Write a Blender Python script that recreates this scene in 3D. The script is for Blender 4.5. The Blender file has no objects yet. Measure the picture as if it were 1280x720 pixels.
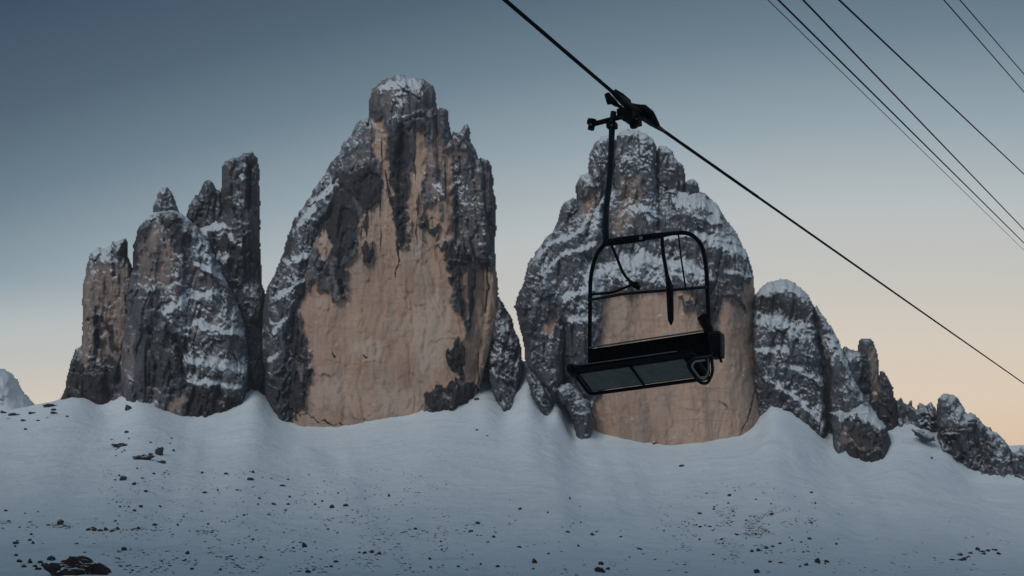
import bpy, bmesh, math, random
import numpy as np
from mathutils import Vector, Matrix, noise as mn

random.seed(7)
R = math.radians
scene = bpy.context.scene
C = scene.collection

# ------------------------------------------------------------------ camera
F = 1758.3                      # focal length in pixels of a 1280 wide frame
PITCH = R(20)
CP, SP = math.cos(PITCH), math.sin(PITCH)
cam_data = bpy.data.cameras.new('camera')
cam_data.sensor_width = 36
cam_data.lens = 36 * F / 1280
cam_data.clip_start = 0.3
cam_data.clip_end = 60000
cam = bpy.data.objects.new('camera', cam_data)
C.objects.link(cam)
cam.rotation_euler = (R(90) + PITCH, 0, 0)
scene.camera = cam


def at(u, v, Y):
    """point of the world seen in direction (u, v), on the vertical plane at distance Y"""
    a = (u - 640) / F
    b = (360 - v) / F
    dy = CP - b * SP
    return Vector((a / dy * Y, Y, (SP + b * CP) / dy * Y))


def at_np(u, v, Y):
    a = (u - 640) / F
    b = (360 - v) / F
    dy = CP - b * SP
    return np.stack([a / dy * Y, Y + 0 * a, (SP + b * CP) / dy * Y], -1)


# ------------------------------------------------------------------ object helpers
def tag(o, label=None, cat=None, group=None, kind=None):
    if label: o['label'] = label
    if cat: o['category'] = cat
    if group: o['group'] = group
    if kind: o['kind'] = kind
    return o


def empty(name, loc):
    o = bpy.data.objects.new(name, None)
    C.objects.link(o)
    o.location = loc
    o.empty_display_size = 0.2
    return o


def link_mesh(name, me, mat, parent=None, loc=(0, 0, 0)):
    o = bpy.data.objects.new(name, me)
    C.objects.link(o)
    o.location = loc
    if mat and not me.materials: me.materials.append(mat)
    if parent: o.parent = parent
    return o


def np_mesh(name, verts, quads, attr=None, smooth=True):
    me = bpy.data.meshes.new(name)
    nv, nq = len(verts), len(quads)
    me.vertices.add(nv)
    me.vertices.foreach_set('co', verts.astype(np.float32).ravel())
    me.loops.add(nq * 4)
    me.loops.foreach_set('vertex_index', quads.astype(np.int32).ravel())
    me.polygons.add(nq)
    me.polygons.foreach_set('loop_start', np.arange(0, nq * 4, 4, dtype=np.int32))
    me.polygons.foreach_set('loop_total', np.full(nq, 4, dtype=np.int32))
    me.polygons.foreach_set('use_smooth', np.full(nq, smooth))
    me.update(calc_edges=True)
    if attr is not None:
        a = me.color_attributes.new('cover', 'FLOAT_COLOR', 'POINT')
        col = np.ones((nv, 4), np.float32)
        col[:, :3] = attr
        a.data.foreach_set('color', col.ravel())
    return me


# ------------------------------------------------------------------ numpy noise
def _hash(ix, iy, seed):
    h = (ix.astype(np.int64) * 374761393 + iy.astype(np.int64) * 668265263 + seed * 1442695041) & 0xffffffff
    h = ((h ^ (h >> 13)) * 1274126177) & 0xffffffff
    h = (h ^ (h >> 16)) & 0xffffffff
    return h.astype(np.float64) / 4294967296.0 * 2 * math.pi


def perlin(x, y, seed=0):
    x0 = np.floor(x); y0 = np.floor(y)
    fx = x - x0; fy = y - y0
    ux = fx * fx * fx * (fx * (fx * 6 - 15) + 10)
    uy = fy * fy * fy * (fy * (fy * 6 - 15) + 10)
    def g(i, j):
        a = _hash(x0 + i, y0 + j, seed)
        return np.cos(a) * (fx - i) + np.sin(a) * (fy - j)
    n0 = g(0, 0) * (1 - ux) + g(1, 0) * ux
    n1 = g(0, 1) * (1 - ux) + g(1, 1) * ux
    return (n0 * (1 - uy) + n1 * uy) * 1.5


def fbm(x, y, octv=4, seed=0, gain=0.5):
    s = 0; a = 1; t = 0
    for i in range(octv):
        s = s + a * perlin(x * 2 ** i + 17.3 * i, y * 2 ** i - 9.1 * i, seed + i * 31)
        t += a; a *= gain
    return s / t * 1.4


def facets(x, y, seed):
    """broken fracture planes: every cell is a plane of its own tilt and offset"""
    x0 = np.floor(x); y0 = np.floor(y)
    best = np.full(x.shape, 9e9); val = np.zeros(x.shape)
    for j in (-1, 0, 1):
        for i in (-1, 0, 1):
            cx, cy = x0 + i, y0 + j
            h1 = _hash(cx, cy, seed) / (2 * math.pi); h2 = _hash(cx, cy, seed + 101) / (2 * math.pi)
            h3 = _hash(cx, cy, seed + 202) / (2 * math.pi); h4 = _hash(cx, cy, seed + 303) / (2 * math.pi); h5 = _hash(cx, cy, seed + 404) / (2 * math.pi)
            dx = x - (cx + 0.1 + 0.8 * h1); dy = y - (cy + 0.1 + 0.8 * h2)
            d = np.abs(dx) ** 1.4 + np.abs(dy) ** 1.4
            m = d < best
            best = np.where(m, d, best)
            val = np.where(m, (h3 - 0.5) + (h4 - 0.5) * 1.7 * dx + (h5 - 0.35) * 1.5 * dy, val)
    return val


def sst(a, b, x):
    t = np.clip((x - a) / (b - a), 0, 1)
    return t * t * (3 - 2 * t)


def sdist(px, py, poly):
    """signed distance to a polygon, positive inside"""
    P = np.array(poly, float)
    Q = np.roll(P, -1, 0)
    best = np.full(px.shape, 1e9)
    ins = np.zeros(px.shape, bool)
    for (ax, ay), (bx, by) in zip(P, Q):
        dx, dy = bx - ax, by - ay
        L = dx * dx + dy * dy + 1e-9
        t = np.clip(((px - ax) * dx + (py - ay) * dy) / L, 0, 1)
        best = np.minimum(best, (px - ax - t * dx) ** 2 + (py - ay - t * dy) ** 2)
        if dy != 0:
            c = ((ay > py) != (by > py)) & (px < dx * (py - ay) / dy + ax)
            ins ^= c
    d = np.sqrt(best)
    return np.where(ins, d, -d)


def ldist(px, py, line):
    P = np.array(line, float)
    best = np.full(px.shape, 1e9)
    for (ax, ay), (bx, by) in zip(P[:-1], P[1:]):
        dx, dy = bx - ax, by - ay
        t = np.clip(((px - ax) * dx + (py - ay) * dy) / (dx * dx + dy * dy + 1e-9), 0, 1)
        best = np.minimum(best, (px - ax - t * dx) ** 2 + (py - ay - t * dy) ** 2)
    return np.sqrt(best)


# ------------------------------------------------------------------ materials
def nodes_of(name):
    m = bpy.data.materials.new(name)
    m.use_nodes = True
    nt = m.node_tree
    b = nt.nodes['Principled BSDF']
    return m, nt, b


def N(nt, typ, **kw):
    n = nt.nodes.new(typ)
    for k, v in kw.items():
        if k.startswith('in_'):
            n.inputs[k[3:].replace('_', ' ')].default_value = v
        else:
            setattr(n, k, v)
    return n


def mapping(nt, scale, src):
    mp = N(nt, 'ShaderNodeMapping')
    mp.inputs['Scale'].default_value = scale
    nt.links.new(src, mp.inputs['Vector'])
    return mp.outputs[0]


def noise_n(nt, vec, scale, detail=4, rough=0.55):
    n = N(nt, 'ShaderNodeTexNoise')
    n.inputs['Scale'].default_value = scale
    n.inputs['Detail'].default_value = detail
    n.inputs['Roughness'].default_value = rough
    nt.links.new(vec, n.inputs['Vector'])
    return n.outputs['Fac']


def ramp(nt, fac, stops, interp='LINEAR'):
    r = N(nt, 'ShaderNodeValToRGB')
    r.color_ramp.interpolation = interp
    e = r.color_ramp.elements
    while len(e) < len(stops): e.new(0.5)
    for i, (p, c) in enumerate(stops):
        e[i].position = p
        e[i].color = (c[0], c[1], c[2], 1) if isinstance(c, (tuple, list)) else (c, c, c, 1)
    nt.links.new(fac, r.inputs[0])
    return r.outputs[0]


def mix(nt, fac, a, b, blend='MIX'):
    m = N(nt, 'ShaderNodeMix', data_type='RGBA', blend_type=blend)
    for val, idx in ((fac, 0), (a, 6), (b, 7)):
        if hasattr(val, 'links'): nt.links.new(val, m.inputs[idx])
        elif idx == 0: m.inputs[0].default_value = val
        else: m.inputs[idx].default_value = (*val, 1)
    return m.outputs[2]


def math_n(nt, op, a, b=None, clamp=False):
    m = N(nt, 'ShaderNodeMath', operation=op, use_clamp=clamp)
    for i, val in enumerate((a, b)):
        if val is None: continue
        if hasattr(val, 'links'): nt.links.new(val, m.inputs[i])
        else: m.inputs[i].default_value = val
    return m.outputs[0]


def bump(nt, bsdf, height, strength, dist):
    b = N(nt, 'ShaderNodeBump')
    b.inputs['Strength'].default_value = strength
    b.inputs['Distance'].default_value = dist
    nt.links.new(height, b.inputs['Height'])
    nt.links.new(b.outputs[0], bsdf.inputs['Normal'])


def rock_material():
    m, nt, b = nodes_of('dolomite_rock')
    L = nt.links
    geo = N(nt, 'ShaderNodeNewGeometry').outputs['Position']
    at_ = N(nt, 'ShaderNodeAttribute', attribute_name='cover')
    sep = N(nt, 'ShaderNodeSeparateColor')
    L.new(at_.outputs['Color'], sep.inputs[0])
    tan, snow, dark = sep.outputs[0], sep.outputs[1], sep.outputs[2]
    streak = noise_n(nt, mapping(nt, (1, 1, 0.12), geo), 0.11, 6, 0.6)
    blot = noise_n(nt, geo, 0.035, 6, 0.6)
    fine = noise_n(nt, mapping(nt, (1, 1, 0.45), geo), 0.16, 6, 0.62)
    bed = noise_n(nt, mapping(nt, (0.06, 0.06, 1), geo), 0.3, 4, 0.6)
    grey = mix(nt, ramp(nt, fine, [(0.25, 0.0), (0.75, 1.0)]), (0.038, 0.042, 0.053), (0.115, 0.121, 0.138))
    grey = mix(nt, ramp(nt, blot, [(0.52, 0.0), (0.72, 0.4)]), grey, (0.13, 0.105, 0.095))
    big = noise_n(nt, mapping(nt, (1, 1, 0.6), geo), 0.012, 5, 0.6)
    tanc = mix(nt, ramp(nt, big, [(0.35, 0.0), (0.65, 1.0)]), (0.315, 0.205, 0.152), (0.42, 0.292, 0.220))
    tanc = mix(nt, ramp(nt, blot, [(0.45, 0.0), (0.65, 0.6)]), tanc, (0.42, 0.32, 0.26))
    tanc = mix(nt, ramp(nt, streak, [(0.34, 0.35), (0.46, 0.0)]), tanc, (0.19, 0.125, 0.10))
    st2 = noise_n(nt, mapping(nt, (1, 1, 0.07), geo), 0.045, 5, 0.65)
    tanc = mix(nt, ramp(nt, st2, [(0.50, 0.0), (0.64, 0.75)]), tanc, (0.235, 0.170, 0.138))
    tanc = mix(nt, ramp(nt, noise_n(nt, mapping(nt, (1, 1, 0.35), geo), 0.028, 6, 0.7), [(0.52, 0.0), (0.66, 0.6)]), tanc, (0.30, 0.265, 0.24))
    tanc = mix(nt, ramp(nt, noise_n(nt, mapping(nt, (1, 1, 0.5), geo), 0.02, 6, 0.7), [(0.55, 0.0), (0.66, 0.55)]), tanc, (0.40, 0.235, 0.150))
    tanc = mix(nt, ramp(nt, bed, [(0.32, 0.5), (0.44, 0.0)]), tanc, (0.24, 0.17, 0.13))
    tanc = mix(nt, ramp(nt, fine, [(0.25, 0.5), (0.45, 0.0)]), tanc, (0.22, 0.16, 0.125))
    pale = math_n(nt, 'MULTIPLY', math_n(nt, 'SUBTRACT', tan, 1.03), 5.0, True)
    tanc = mix(nt, math_n(nt, 'MULTIPLY', pale, 0.5), tanc, (0.47, 0.37, 0.30))
    # tan mask is broken up with streaky noise at its borders
    tm = math_n(nt, 'ADD', tan, math_n(nt, 'MULTIPLY', math_n(nt, 'SUBTRACT', streak, 0.5), 0.5))
    tm = ramp(nt, tm, [(0.22, 0.0), (0.62, 1.0)])
    col = mix(nt, tm, grey, tanc)
    dm = math_n(nt, 'ADD', dark, math_n(nt, 'MULTIPLY', math_n(nt, 'SUBTRACT', fine, 0.5), 0.5))
    dm = ramp(nt, dm, [(0.3, 0.0), (0.6, 1.0)])
    col = mix(nt, dm, col, mix(nt, fine, (0.022, 0.020, 0.022), (0.055, 0.049, 0.050)))
    sf = noise_n(nt, mapping(nt, (1, 1, 1.6), geo), 0.13, 7, 0.72)
    sm = math_n(nt, 'ADD', snow, math_n(nt, 'MULTIPLY', math_n(nt, 'SUBTRACT', sf, 0.5), 1.25))
    sm = ramp(nt, sm, [(0.24, 0.0), (0.44, 0.28), (0.68, 1.0)])
    col = mix(nt, math_n(nt, 'MULTIPLY', sm, 0.85), col, (0.60, 0.65, 0.70))
    L.new(col, b.inputs['Base Color'])
    b.inputs['Roughness'].default_value = 0.9
    b.inputs['Specular IOR Level'].default_value = 0.15
    h = math_n(nt, 'ADD', fine, math_n(nt, 'MULTIPLY', streak, 1.0))
    h = math_n(nt, 'MULTIPLY', h, math_n(nt, 'SUBTRACT', 1.0, math_n(nt, 'MULTIPLY', tm, 0.6)))
    bump(nt, b, h, 0.6, 3.5)
    return m


def snow_material():
    m, nt, b = nodes_of('snow')
    geo = N(nt, 'ShaderNodeNewGeometry').outputs['Position']
    big = noise_n(nt, mapping(nt, (1, 0.5, 1), geo), 0.012, 6, 0.6)
    fine = noise_n(nt, geo, 0.16, 6, 0.7)
    dust = noise_n(nt, mapping(nt, (0.6, 1.2, 1), geo), 0.06, 8, 0.72)
    crust = noise_n(nt, mapping(nt, (0.35, 1.3, 1), geo), 0.35, 5, 0.65)
    col = mix(nt, big, (0.67, 0.75, 0.81), (0.80, 0.86, 0.90))
    col = mix(nt, ramp(nt, dust, [(0.53, 0.0), (0.74, 0.42)]), col, (0.38, 0.42, 0.45))
    nt.links.new(col, b.inputs['Base Color'])
    b.inputs['Roughness'].default_value = 0.85
    b.inputs['Specular IOR Level'].default_value = 0.1
    bump(nt, b, math_n(nt, 'ADD', math_n(nt, 'ADD', fine, dust), crust), 0.85, 1.8)
    return m


def stone_material(name, c0, c1, scale=0.8, snowy=0.0):
    m, nt, b = nodes_of(name)
    geo = N(nt, 'ShaderNodeNewGeometry')
    f = noise_n(nt, geo.outputs['Position'], scale, 6, 0.7)
    col = mix(nt, f, c0, c1)
    if snowy:
        sx = N(nt, 'ShaderNodeSeparateXYZ')
        nt.links.new(geo.outputs['Normal'], sx.inputs[0])
        s = math_n(nt, 'ADD', sx.outputs[2], math_n(nt, 'MULTIPLY', math_n(nt, 'SUBTRACT', f, 0.5), 1.2))
        col = mix(nt, ramp(nt, s, [(snowy, 0.0), (snowy + 0.15, 1.0)]), col, (0.70, 0.74, 0.79))
    nt.links.new(col, b.inputs['Base Color'])
    b.inputs['Roughness'].default_value = 0.9
    bump(nt, b, f, 0.8, 0.3)
    return m


def metal_material(name, c, rough, metallic=0.0, var=0.5):
    m, nt, b = nodes_of(name)
    tc = N(nt, 'ShaderNodeTexCoord').outputs['Object']
    f = noise_n(nt, tc, 9, 5, 0.6)
    g = noise_n(nt, mapping(nt, (1, 1, 0.2), tc), 40, 3, 0.6)
    col = mix(nt, f, tuple(x * (1 - var) for x in c), tuple(x * (1 + var) for x in c))
    nt.links.new(col, b.inputs['Base Color'])
    nt.links.new(ramp(nt, g, [(0.3, rough * 0.8), (0.7, min(1, rough * 1.3))]), b.inputs['Roughness'])
    b.inputs['Metallic'].default_value = metallic
    b.inputs['Specular IOR Level'].default_value = 0.2
    return m


M_ROCK = rock_material()
M_SNOW = snow_material()
M_STONE = stone_material('boulder_stone', (0.010, 0.012, 0.016), (0.045, 0.048, 0.055), 0.8, 0.72)
M_BROWN = stone_material('brown_outcrop_rock', (0.018, 0.011, 0.010), (0.09, 0.055, 0.045), 0.5, 0.72)
M_BLACK = metal_material('black_painted_steel', (0.010, 0.0105, 0.012), 0.55)
M_POST = metal_material('grey_painted_steel', (0.030, 0.035, 0.042), 0.5)
M_PAD = metal_material('black_seat_padding', (0.0045, 0.0045, 0.0048), 0.8)
M_PAN = metal_material('grey_seat_underside', (0.22, 0.205, 0.175), 0.9)
M_CHROME = metal_material('worn_bare_steel', (0.26, 0.25, 0.235), 0.42, 0.6, 0.25)
M_ROPE = metal_material('steel_rope', (0.008, 0.008, 0.010), 0.7)
M_CABLE = metal_material('thin_wire', (0.022, 0.026, 0.030), 0.7)
M_STICKER = metal_material('pale_sticker', (0.30, 0.30, 0.30), 0.6)
M_RED = metal_material('dark_red_knob', (0.016, 0.006, 0.008), 0.6)

# ------------------------------------------------------------------ rock meshes
YM = 1500.0
FRONT = []                       # picture position and distance of the rock fronts, to lay the snow against


def masks(x, y, paint, default):
    """tan, snow bias, dark as the rock itself shows them"""
    tan = np.full(x.shape, default[0]); bias = np.full(x.shape, default[1]); dark = np.full(x.shape, default[2])
    wx = 5 * fbm(x / 22, y / 22, 4, 91) + 2.5 * fbm(x / 5, y / 14, 3, 92, 0.6); wy = 13 * fbm(x / 12, y / 30, 4, 57) + 3 * fbm(x / 4, y / 7, 3, 59)
    for kind, poly, feather, val in paint:
        if kind == 'line':          # dark crack or seam
            d = ldist(x + wx * 0.4, y + wy * 0.4, poly)
            w = sst(feather, feather * 0.3, d)
            dark = np.maximum(dark, w * val)
            continue
        d = sdist(x + wx, y + wy, poly)
        w = sst(-feather, feather, d)
        if kind == 'tan': tan = tan * (1 - w) + val * w; dark = dark * (1 - w)
        elif kind == 'snow': bias = bias * (1 - w) + val * w
        elif kind == 'dark': dark = dark * (1 - w) + val * w; tan = tan * (1 - w)
        elif kind == 'grey': tan = tan * (1 - w) + val * w; dark = dark * (1 - w)
    # black water streaks run down from the ledges of the upper wall
    st = sst(0.10, 0.45, fbm((x + 0.3 * wx) / 6, y / 75, 3, 77)) * sst(345, 285, y + 1.2 * wy) * np.clip(tan, 0, 1)
    dark = np.maximum(dark, 0.75 * st)
    tan = tan * (1 - 0.35 * sst(0.0, 0.5, fbm(x / 20, y / 26, 4, 78)) * sst(380, 300, y))
    return tan, bias, dark


def rock(name, poly, Yc=YM, B=45, Rr=40, paint=(), default=(0.1, 0.0, 0.0), seed=0, step=1.25, rough=2.2,
         pil=1.0, ter=1.0, period=15.0, tilt=0.0, crack=1.0, parent=None, base=None, power=0.5, carve=(), fine=1.0, ledges=(), fac=1.0):
    P = np.array(poly, float)
    x0, x1 = P[:, 0].min() - 4, P[:, 0].max() + 4
    y0, y1 = P[:, 1].min() - 4, P[:, 1].max() + 4
    xs = np.arange(x0, x1, step); ys = np.arange(y0, y1, step)
    x, y = np.meshgrid(xs, ys)
    wx = rough * (fbm(x / 14, y / 20, 4, seed + 3, 0.6)); wy = rough * 1.3 * (fbm(x / 9, y / 14, 4, seed + 8, 0.6))
    d = sdist(x + wx, y + wy, poly)
    inside = d > 0
    prof = np.clip(1 - (1 - np.clip(d / Rr, 0, 1)) ** 2, 0, 1) ** power
    tan, bias, dark = masks(x, y, paint, default)
    g = 1 - 0.85 * np.clip(tan, 0, 1)                      # the tan wall is smooth, the grey rock is broken
    # pillars and gullies
    px_ = x + 10 * fbm(x / 70, y / 70, 2, seed + 11)
    rel = 9 * pil * fbm(px_ / 34, y / 170, 3, seed + 1) * (0.3 + 0.7 * g)
    rel += 6 * pil * fbm(px_ / 11, y / 70, 3, seed + 2) * (0.07 + 0.93 * g)
    # broken plates with sharp edges
    for k_, (sx_, sy_, am) in enumerate(((44, 80, 4.0), (26, 60, 2.0))):
        pn = perlin((x + 4 * wx) / sx_, (y + 4 * wy) / sy_, seed + 40 + k_)
        rel += am * (sst(-0.05, 0.02, pn) + sst(0.22, 0.28, pn)) * (0.18 + 0.82 * g)
    fw, fv = x + 5 * fbm(x / 18, y / 26, 3, seed + 61), y + 9 * fbm(x / 20, y / 26, 3, seed + 62)
    rel += fac * 7.0 * facets(fw / 24, fv / 52, seed + 63) * (0.10 + 0.90 * g)
    rel += fac * 3.6 * facets(fw / 10, fv / 20, seed + 64) * (0.12 + 0.88 * g)
    rel += 1.7 * facets(fw / 4.6, fv / 8, seed + 65) * (0.10 + 0.90 * g)
    rel += 1.0 * facets(fw / 30, fv / 13, seed + 66) * (1 - g)          # beds of the smooth wall
    for line, amp, hw in ledges:                            # real ledges of the photograph: the rock steps out and holds snow
        L_ = np.array(line, float)
        o_ = np.argsort(L_[:, 0]); L_ = L_[o_]
        yl = np.interp(x, L_[:, 0], L_[:, 1])
        tx = sst(L_[0, 0] - 3, L_[0, 0] + 6, x) * sst(L_[-1, 0] + 3, L_[-1, 0] - 6, x)
        dy = y - yl + 3.5 * fbm(x / 10, y / 12, 3, seed + 31, 0.6)
        rel += 1.25 * amp * sst(-3.2, 2.5, dy) * np.exp(-np.clip(dy, 0, 99) / 14) * tx
        bias = bias + 0.75 * tx * np.exp(-((dy + 0.8) / hw) ** 2) * np.clip(0.8 + 0.7 * perlin(x / 9, y / 9, seed + 33), 0, 1.2)
    # the dark old crust stands proud of the fresh tan scars
    rel += 5.0 * sst(0.62, 0.38, tan + 0.1 * fbm(x / 5, y / 9, 3, seed + 35))
    cn = perlin(px_ / 19, y / 110, seed + 4)
    rel -= 7 * crack * np.exp(-(cn / 0.07) ** 2) * sst(-0.2, 0.3, perlin(x / 50, y / 60, seed + 5)) * (0.15 + 0.85 * g)
    # beds and ledges
    tt = (y + (tilt + 0.25 * math.sin(seed)) * (x - P[:, 0].mean()) + 30 * fbm(x / 60, y / 60, 4, seed + 6, 0.6)) / period
    fr = tt - np.floor(tt)
    jag = np.clip(0.35 + 2.0 * perlin(x / 26, np.floor(tt) * 3.7, seed + 7), 0, 1.7) * sst(-0.45, 0.25, perlin(x / 48, y / 40, seed + 19))
    rel += 5.5 * ter * jag * (sst(0, 0.3, fr) - sst(0.35, 1.0, fr)) * np.clip(g - 0.12, 0.03, 1)
    tt2 = (y - 0.3 * tilt * x + 10 * fbm(x / 20, y / 20, 3, seed + 16)) / (period * 0.42)
    fr2 = tt2 - np.floor(tt2)
    rel += 1.6 * ter * fine * np.clip(0.2 + 2.0 * perlin(x / 10, np.floor(tt2) * 2.3, seed + 17), 0, 1.5) * (sst(0, 0.35, fr2) - sst(0.35, 1, fr2)) * g
    rel += 0.8 * fine * fbm(x / 12, y / 20, 4, seed + 9, 0.5) * (0.10 + 0.9 * g)
    for line, w, dep in carve:
        dd = ldist(x + 3 * fbm(x / 12, y / 12, 3, seed + 21), y, line)
        rel -= dep * np.exp(-(dd / w) ** 2)
    fade = np.clip(d / 7, 0, 1)
    D = B * prof + rel * fade
    Db = -B * 0.8 * prof - 2
    # facing up -> snow settles
    s = step * Yc / F
    gx = np.gradient(D, axis=1) / s; gy = np.gradient(D, axis=0) / s
    up = gy / np.sqrt(1 + gx ** 2 + gy ** 2)
    up = 0.75 * up + 0.25 * np.clip(up, -1, 1) ** 1
    snow = np.clip(0.55 * up + bias + 0.22 * fbm(x / 34, y / 26, 3, seed + 12) + 0.16 * fbm(x / 9, y / 7, 3, seed + 13) + 0.03, 0, 1)
    snow *= 1 - 0.6 * np.clip(tan, 0, 1) * (up < 0.5)
    snow *= 1 - 0.55 * np.clip(dark, 0, 1)
    vis = inside
    quad = vis[:-1, :-1] & vis[1:, :-1] & vis[:-1, 1:] & vis[1:, 1:]
    used = np.zeros(vis.shape, bool)
    used[:-1, :-1] |= quad; used[1:, :-1] |= quad; used[:-1, 1:] |= quad; used[1:, 1:] |= quad
    # rim vertices (on the edge of the used set) are shared by front and back
    q = np.pad(quad, 1)
    full = q[:-1, :-1] & q[1:, :-1] & q[:-1, 1:] & q[1:, 1:]
    rim = used & ~full
    ctr = at(float(P[:, 0].mean()), float(P[:, 1].mean()), Yc)
    n = -np.array(ctr.normalized())                        # the wall faces down the valley
    pts = at_np(x, y, Yc)
    D = np.where(rim, 0, D); Db = np.where(rim, 0, Db)
    front = pts + D[..., None] * n
    back = pts + Db[..., None] * n
    idf = np.full(vis.shape, -1); nf = int(used.sum()); idf[used] = np.arange(nf)
    inner = used & ~rim
    idb = idf.copy(); idb[inner] = nf + np.arange(int(inner.sum()))
    if Yc < 2000:
        FRONT.append((x[inner], y[inner], front[..., 1][inner]))
    V = np.concatenate([front[used], back[inner]])
    j, i = np.nonzero(quad)
    qf = np.stack([idf[j, i], idf[j + 1, i], idf[j + 1, i + 1], idf[j, i + 1]], -1)
    qb = np.stack([idb[j, i], idb[j, i + 1], idb[j + 1, i + 1], idb[j + 1, i]], -1)
    # drop back quads that coincide with front ones (all four corners on the rim)
    same = (qf[:, 0] == qb[:, 0]) & (qf[:, 2] == qb[:, 2]) & (qf[:, 1] == qb[:, 3]) & (qf[:, 3] == qb[:, 1])
    Q = np.concatenate([qf, qb[~same]])
    cov = np.stack([tan, snow, dark], -1)
    A = np.concatenate([cov[used], cov[inner]])
    if base is None: base = at(float(P[:, 0].mean()), float(P[:, 1].max()), Yc)
    V = V - np.array(base)
    me = np_mesh(name, V, Q, A)
    o = link_mesh(name, me, M_ROCK, parent, (0, 0, 0) if parent else base)
    return o


def massif(name, label, cat, parts, base, group='rock towers above the snow slope'):
    """the first lobe is the main body; all of them are children of the Empty at the foot"""
    root = empty(name, base)
    tag(root, label, cat, group)
    for nm, kw in parts:
        rock(nm, parent=root, base=base, **kw)
    return root


# ---- left group of towers
PA = [('grey', [(98, 330), (165, 330), (165, 470), (95, 470)], 8, 0.40),
      ('tan', [(120, 390), (160, 385), (160, 430), (120, 440)], 6, 0.44),
      ('dark', [(119, 395), (126, 392), (125, 440), (119, 440)], 2, 0.9),
      ('dark', [(135, 396), (142, 396), (142, 438), (136, 438)], 2, 0.9),
      ('dark', [(158, 390), (165, 390), (163, 418), (159, 418)], 2, 0.9),
      ('dark', [(80, 460), (150, 445), (155, 478), (140, 480), (145, 510), (80, 500)], 5, 0.7),
      ('snow', [(110, 300), (165, 295), (165, 330), (110, 335)], 5, 0.24)]
massif('rock_tower', 'low brown rock tower with a flat broken top, farthest left beside the sky', 'rock tower', [
    ('rock_body', dict(poly=[(107, 338), (112, 316), (120, 309), (135, 308), (141, 303), (150, 298), (157, 297), (161, 302), (160, 318), (164, 330),
                             (172, 350), (185, 380), (190, 440), (190, 540), (95, 540), (98, 470), (101, 430), (102, 380), (104, 350)],
                       B=40, Rr=26, paint=PA, default=(0.25, 0.05, 0.1), seed=11, ter=0.7, carve=[([(141, 305), (143, 345)], 2, 9), ([(122, 385), (122, 445)], 3, 9)])),
    ('rock_shoulder', dict(poly=[(100, 432), (94, 437), (88, 452), (84, 470), (80, 485), (76, 497), (70, 530), (130, 540), (125, 440)], Yc=1490, B=22, Rr=20,
                           paint=PA, default=(0.12, 0.02, 0.5), seed=14, ter=0.8, power=0.6))], at(130, 500, YM))

PB = [('tan', [(172, 300), (185, 285), (212, 285), (218, 320), (212, 358), (180, 360), (168, 340)], 6, 0.37),
      ('dark', [(165, 300), (185, 275), (190, 280), (175, 310), (172, 345), (166, 330)], 4, 0.7),
      ('dark', [(200, 270), (230, 270), (240, 300), (228, 330), (215, 310), (205, 285)], 4, 0.6),
      ('snow', [(222, 262), (240, 270), (262, 300), (285, 345), (270, 350), (240, 310), (225, 280)], 6, 0.30),
      ('snow', [(190, 345), (235, 350), (300, 385), (311, 420), (311, 490), (235, 478), (225, 430), (205, 400)], 9, 0.34),
      ('snow', [(228, 442), (305, 455), (308, 470), (230, 452)], 3, 0.62),
      ('snow', [(205, 360), (238, 360), (236, 405), (215, 408)], 6, 0.5),
      ('dark', [(232, 480), (262, 484), (305, 488), (303, 512), (240, 530), (228, 500)], 5, 0.85),
      ('dark', [(160, 400), (225, 410), (232, 500), (165, 500)], 8, 0.45),
      ('dark', [(215, 418), (232, 420), (232, 440), (222, 438)], 4, 0.8),
      ('tan', [(150, 400), (175, 410), (172, 470), (150, 470)], 6, 0.28),
      ('tan', [(209, 489), (230, 488), (231, 508), (212, 508)], 3, 0.42),
      ('tan', [(190, 478), (207, 478), (205, 505), (194, 505)], 3, 0.3),
      ('tan', [(270, 496), (277, 494), (278, 504), (271, 505)], 1.5, 0.6)]
massif('rock_tower', 'broad dark rock tower with a snow dusted right flank and a small pointed tip', 'rock tower', [
    ('rock_body', dict(poly=[(165, 335), (166, 306), (172, 287), (182, 273), (190, 266), (205, 262), (224, 263), (232, 270), (245, 280), (262, 302), (275, 330), (290, 362),
                             (302, 388), (309, 415), (312, 450), (309, 490), (303, 530), (240, 560), (150, 540), (150, 440), (152, 380)],
                       Yc=1480, B=55, Rr=38, paint=PB, default=(0.24, 0.03, 0.12), seed=23, ter=0.8, period=17, tilt=0.15,
                       ledges=[([(228, 446), (262, 450), (307, 462)], 8, 6), ([(232, 470), (300, 480)], 5, 4), ([(203, 392), (235, 372), (272, 366)], 6, 6), ([(240, 404), (305, 418)], 6, 5), ([(190, 268), (205, 262), (226, 268)], 5, 3),
                               ([(240, 330), (285, 352)], 5, 5)],
                       carve=[([(205, 400), (222, 430), (232, 480)], 4, 10), ([(218, 300), (226, 350)], 3, 6)])),
    ('rock_tip', dict(poly=[(189, 275), (192, 255), (197, 240), (203, 233), (210, 233), (216, 240), (220, 252), (226, 268), (222, 285), (195, 285)],
                      Yc=1478, B=14, Rr=14, default=(0.1, 0.12, 0.1), seed=27, ter=0.8, period=9, rough=1.5))], at(235, 515, 1480))

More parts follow.
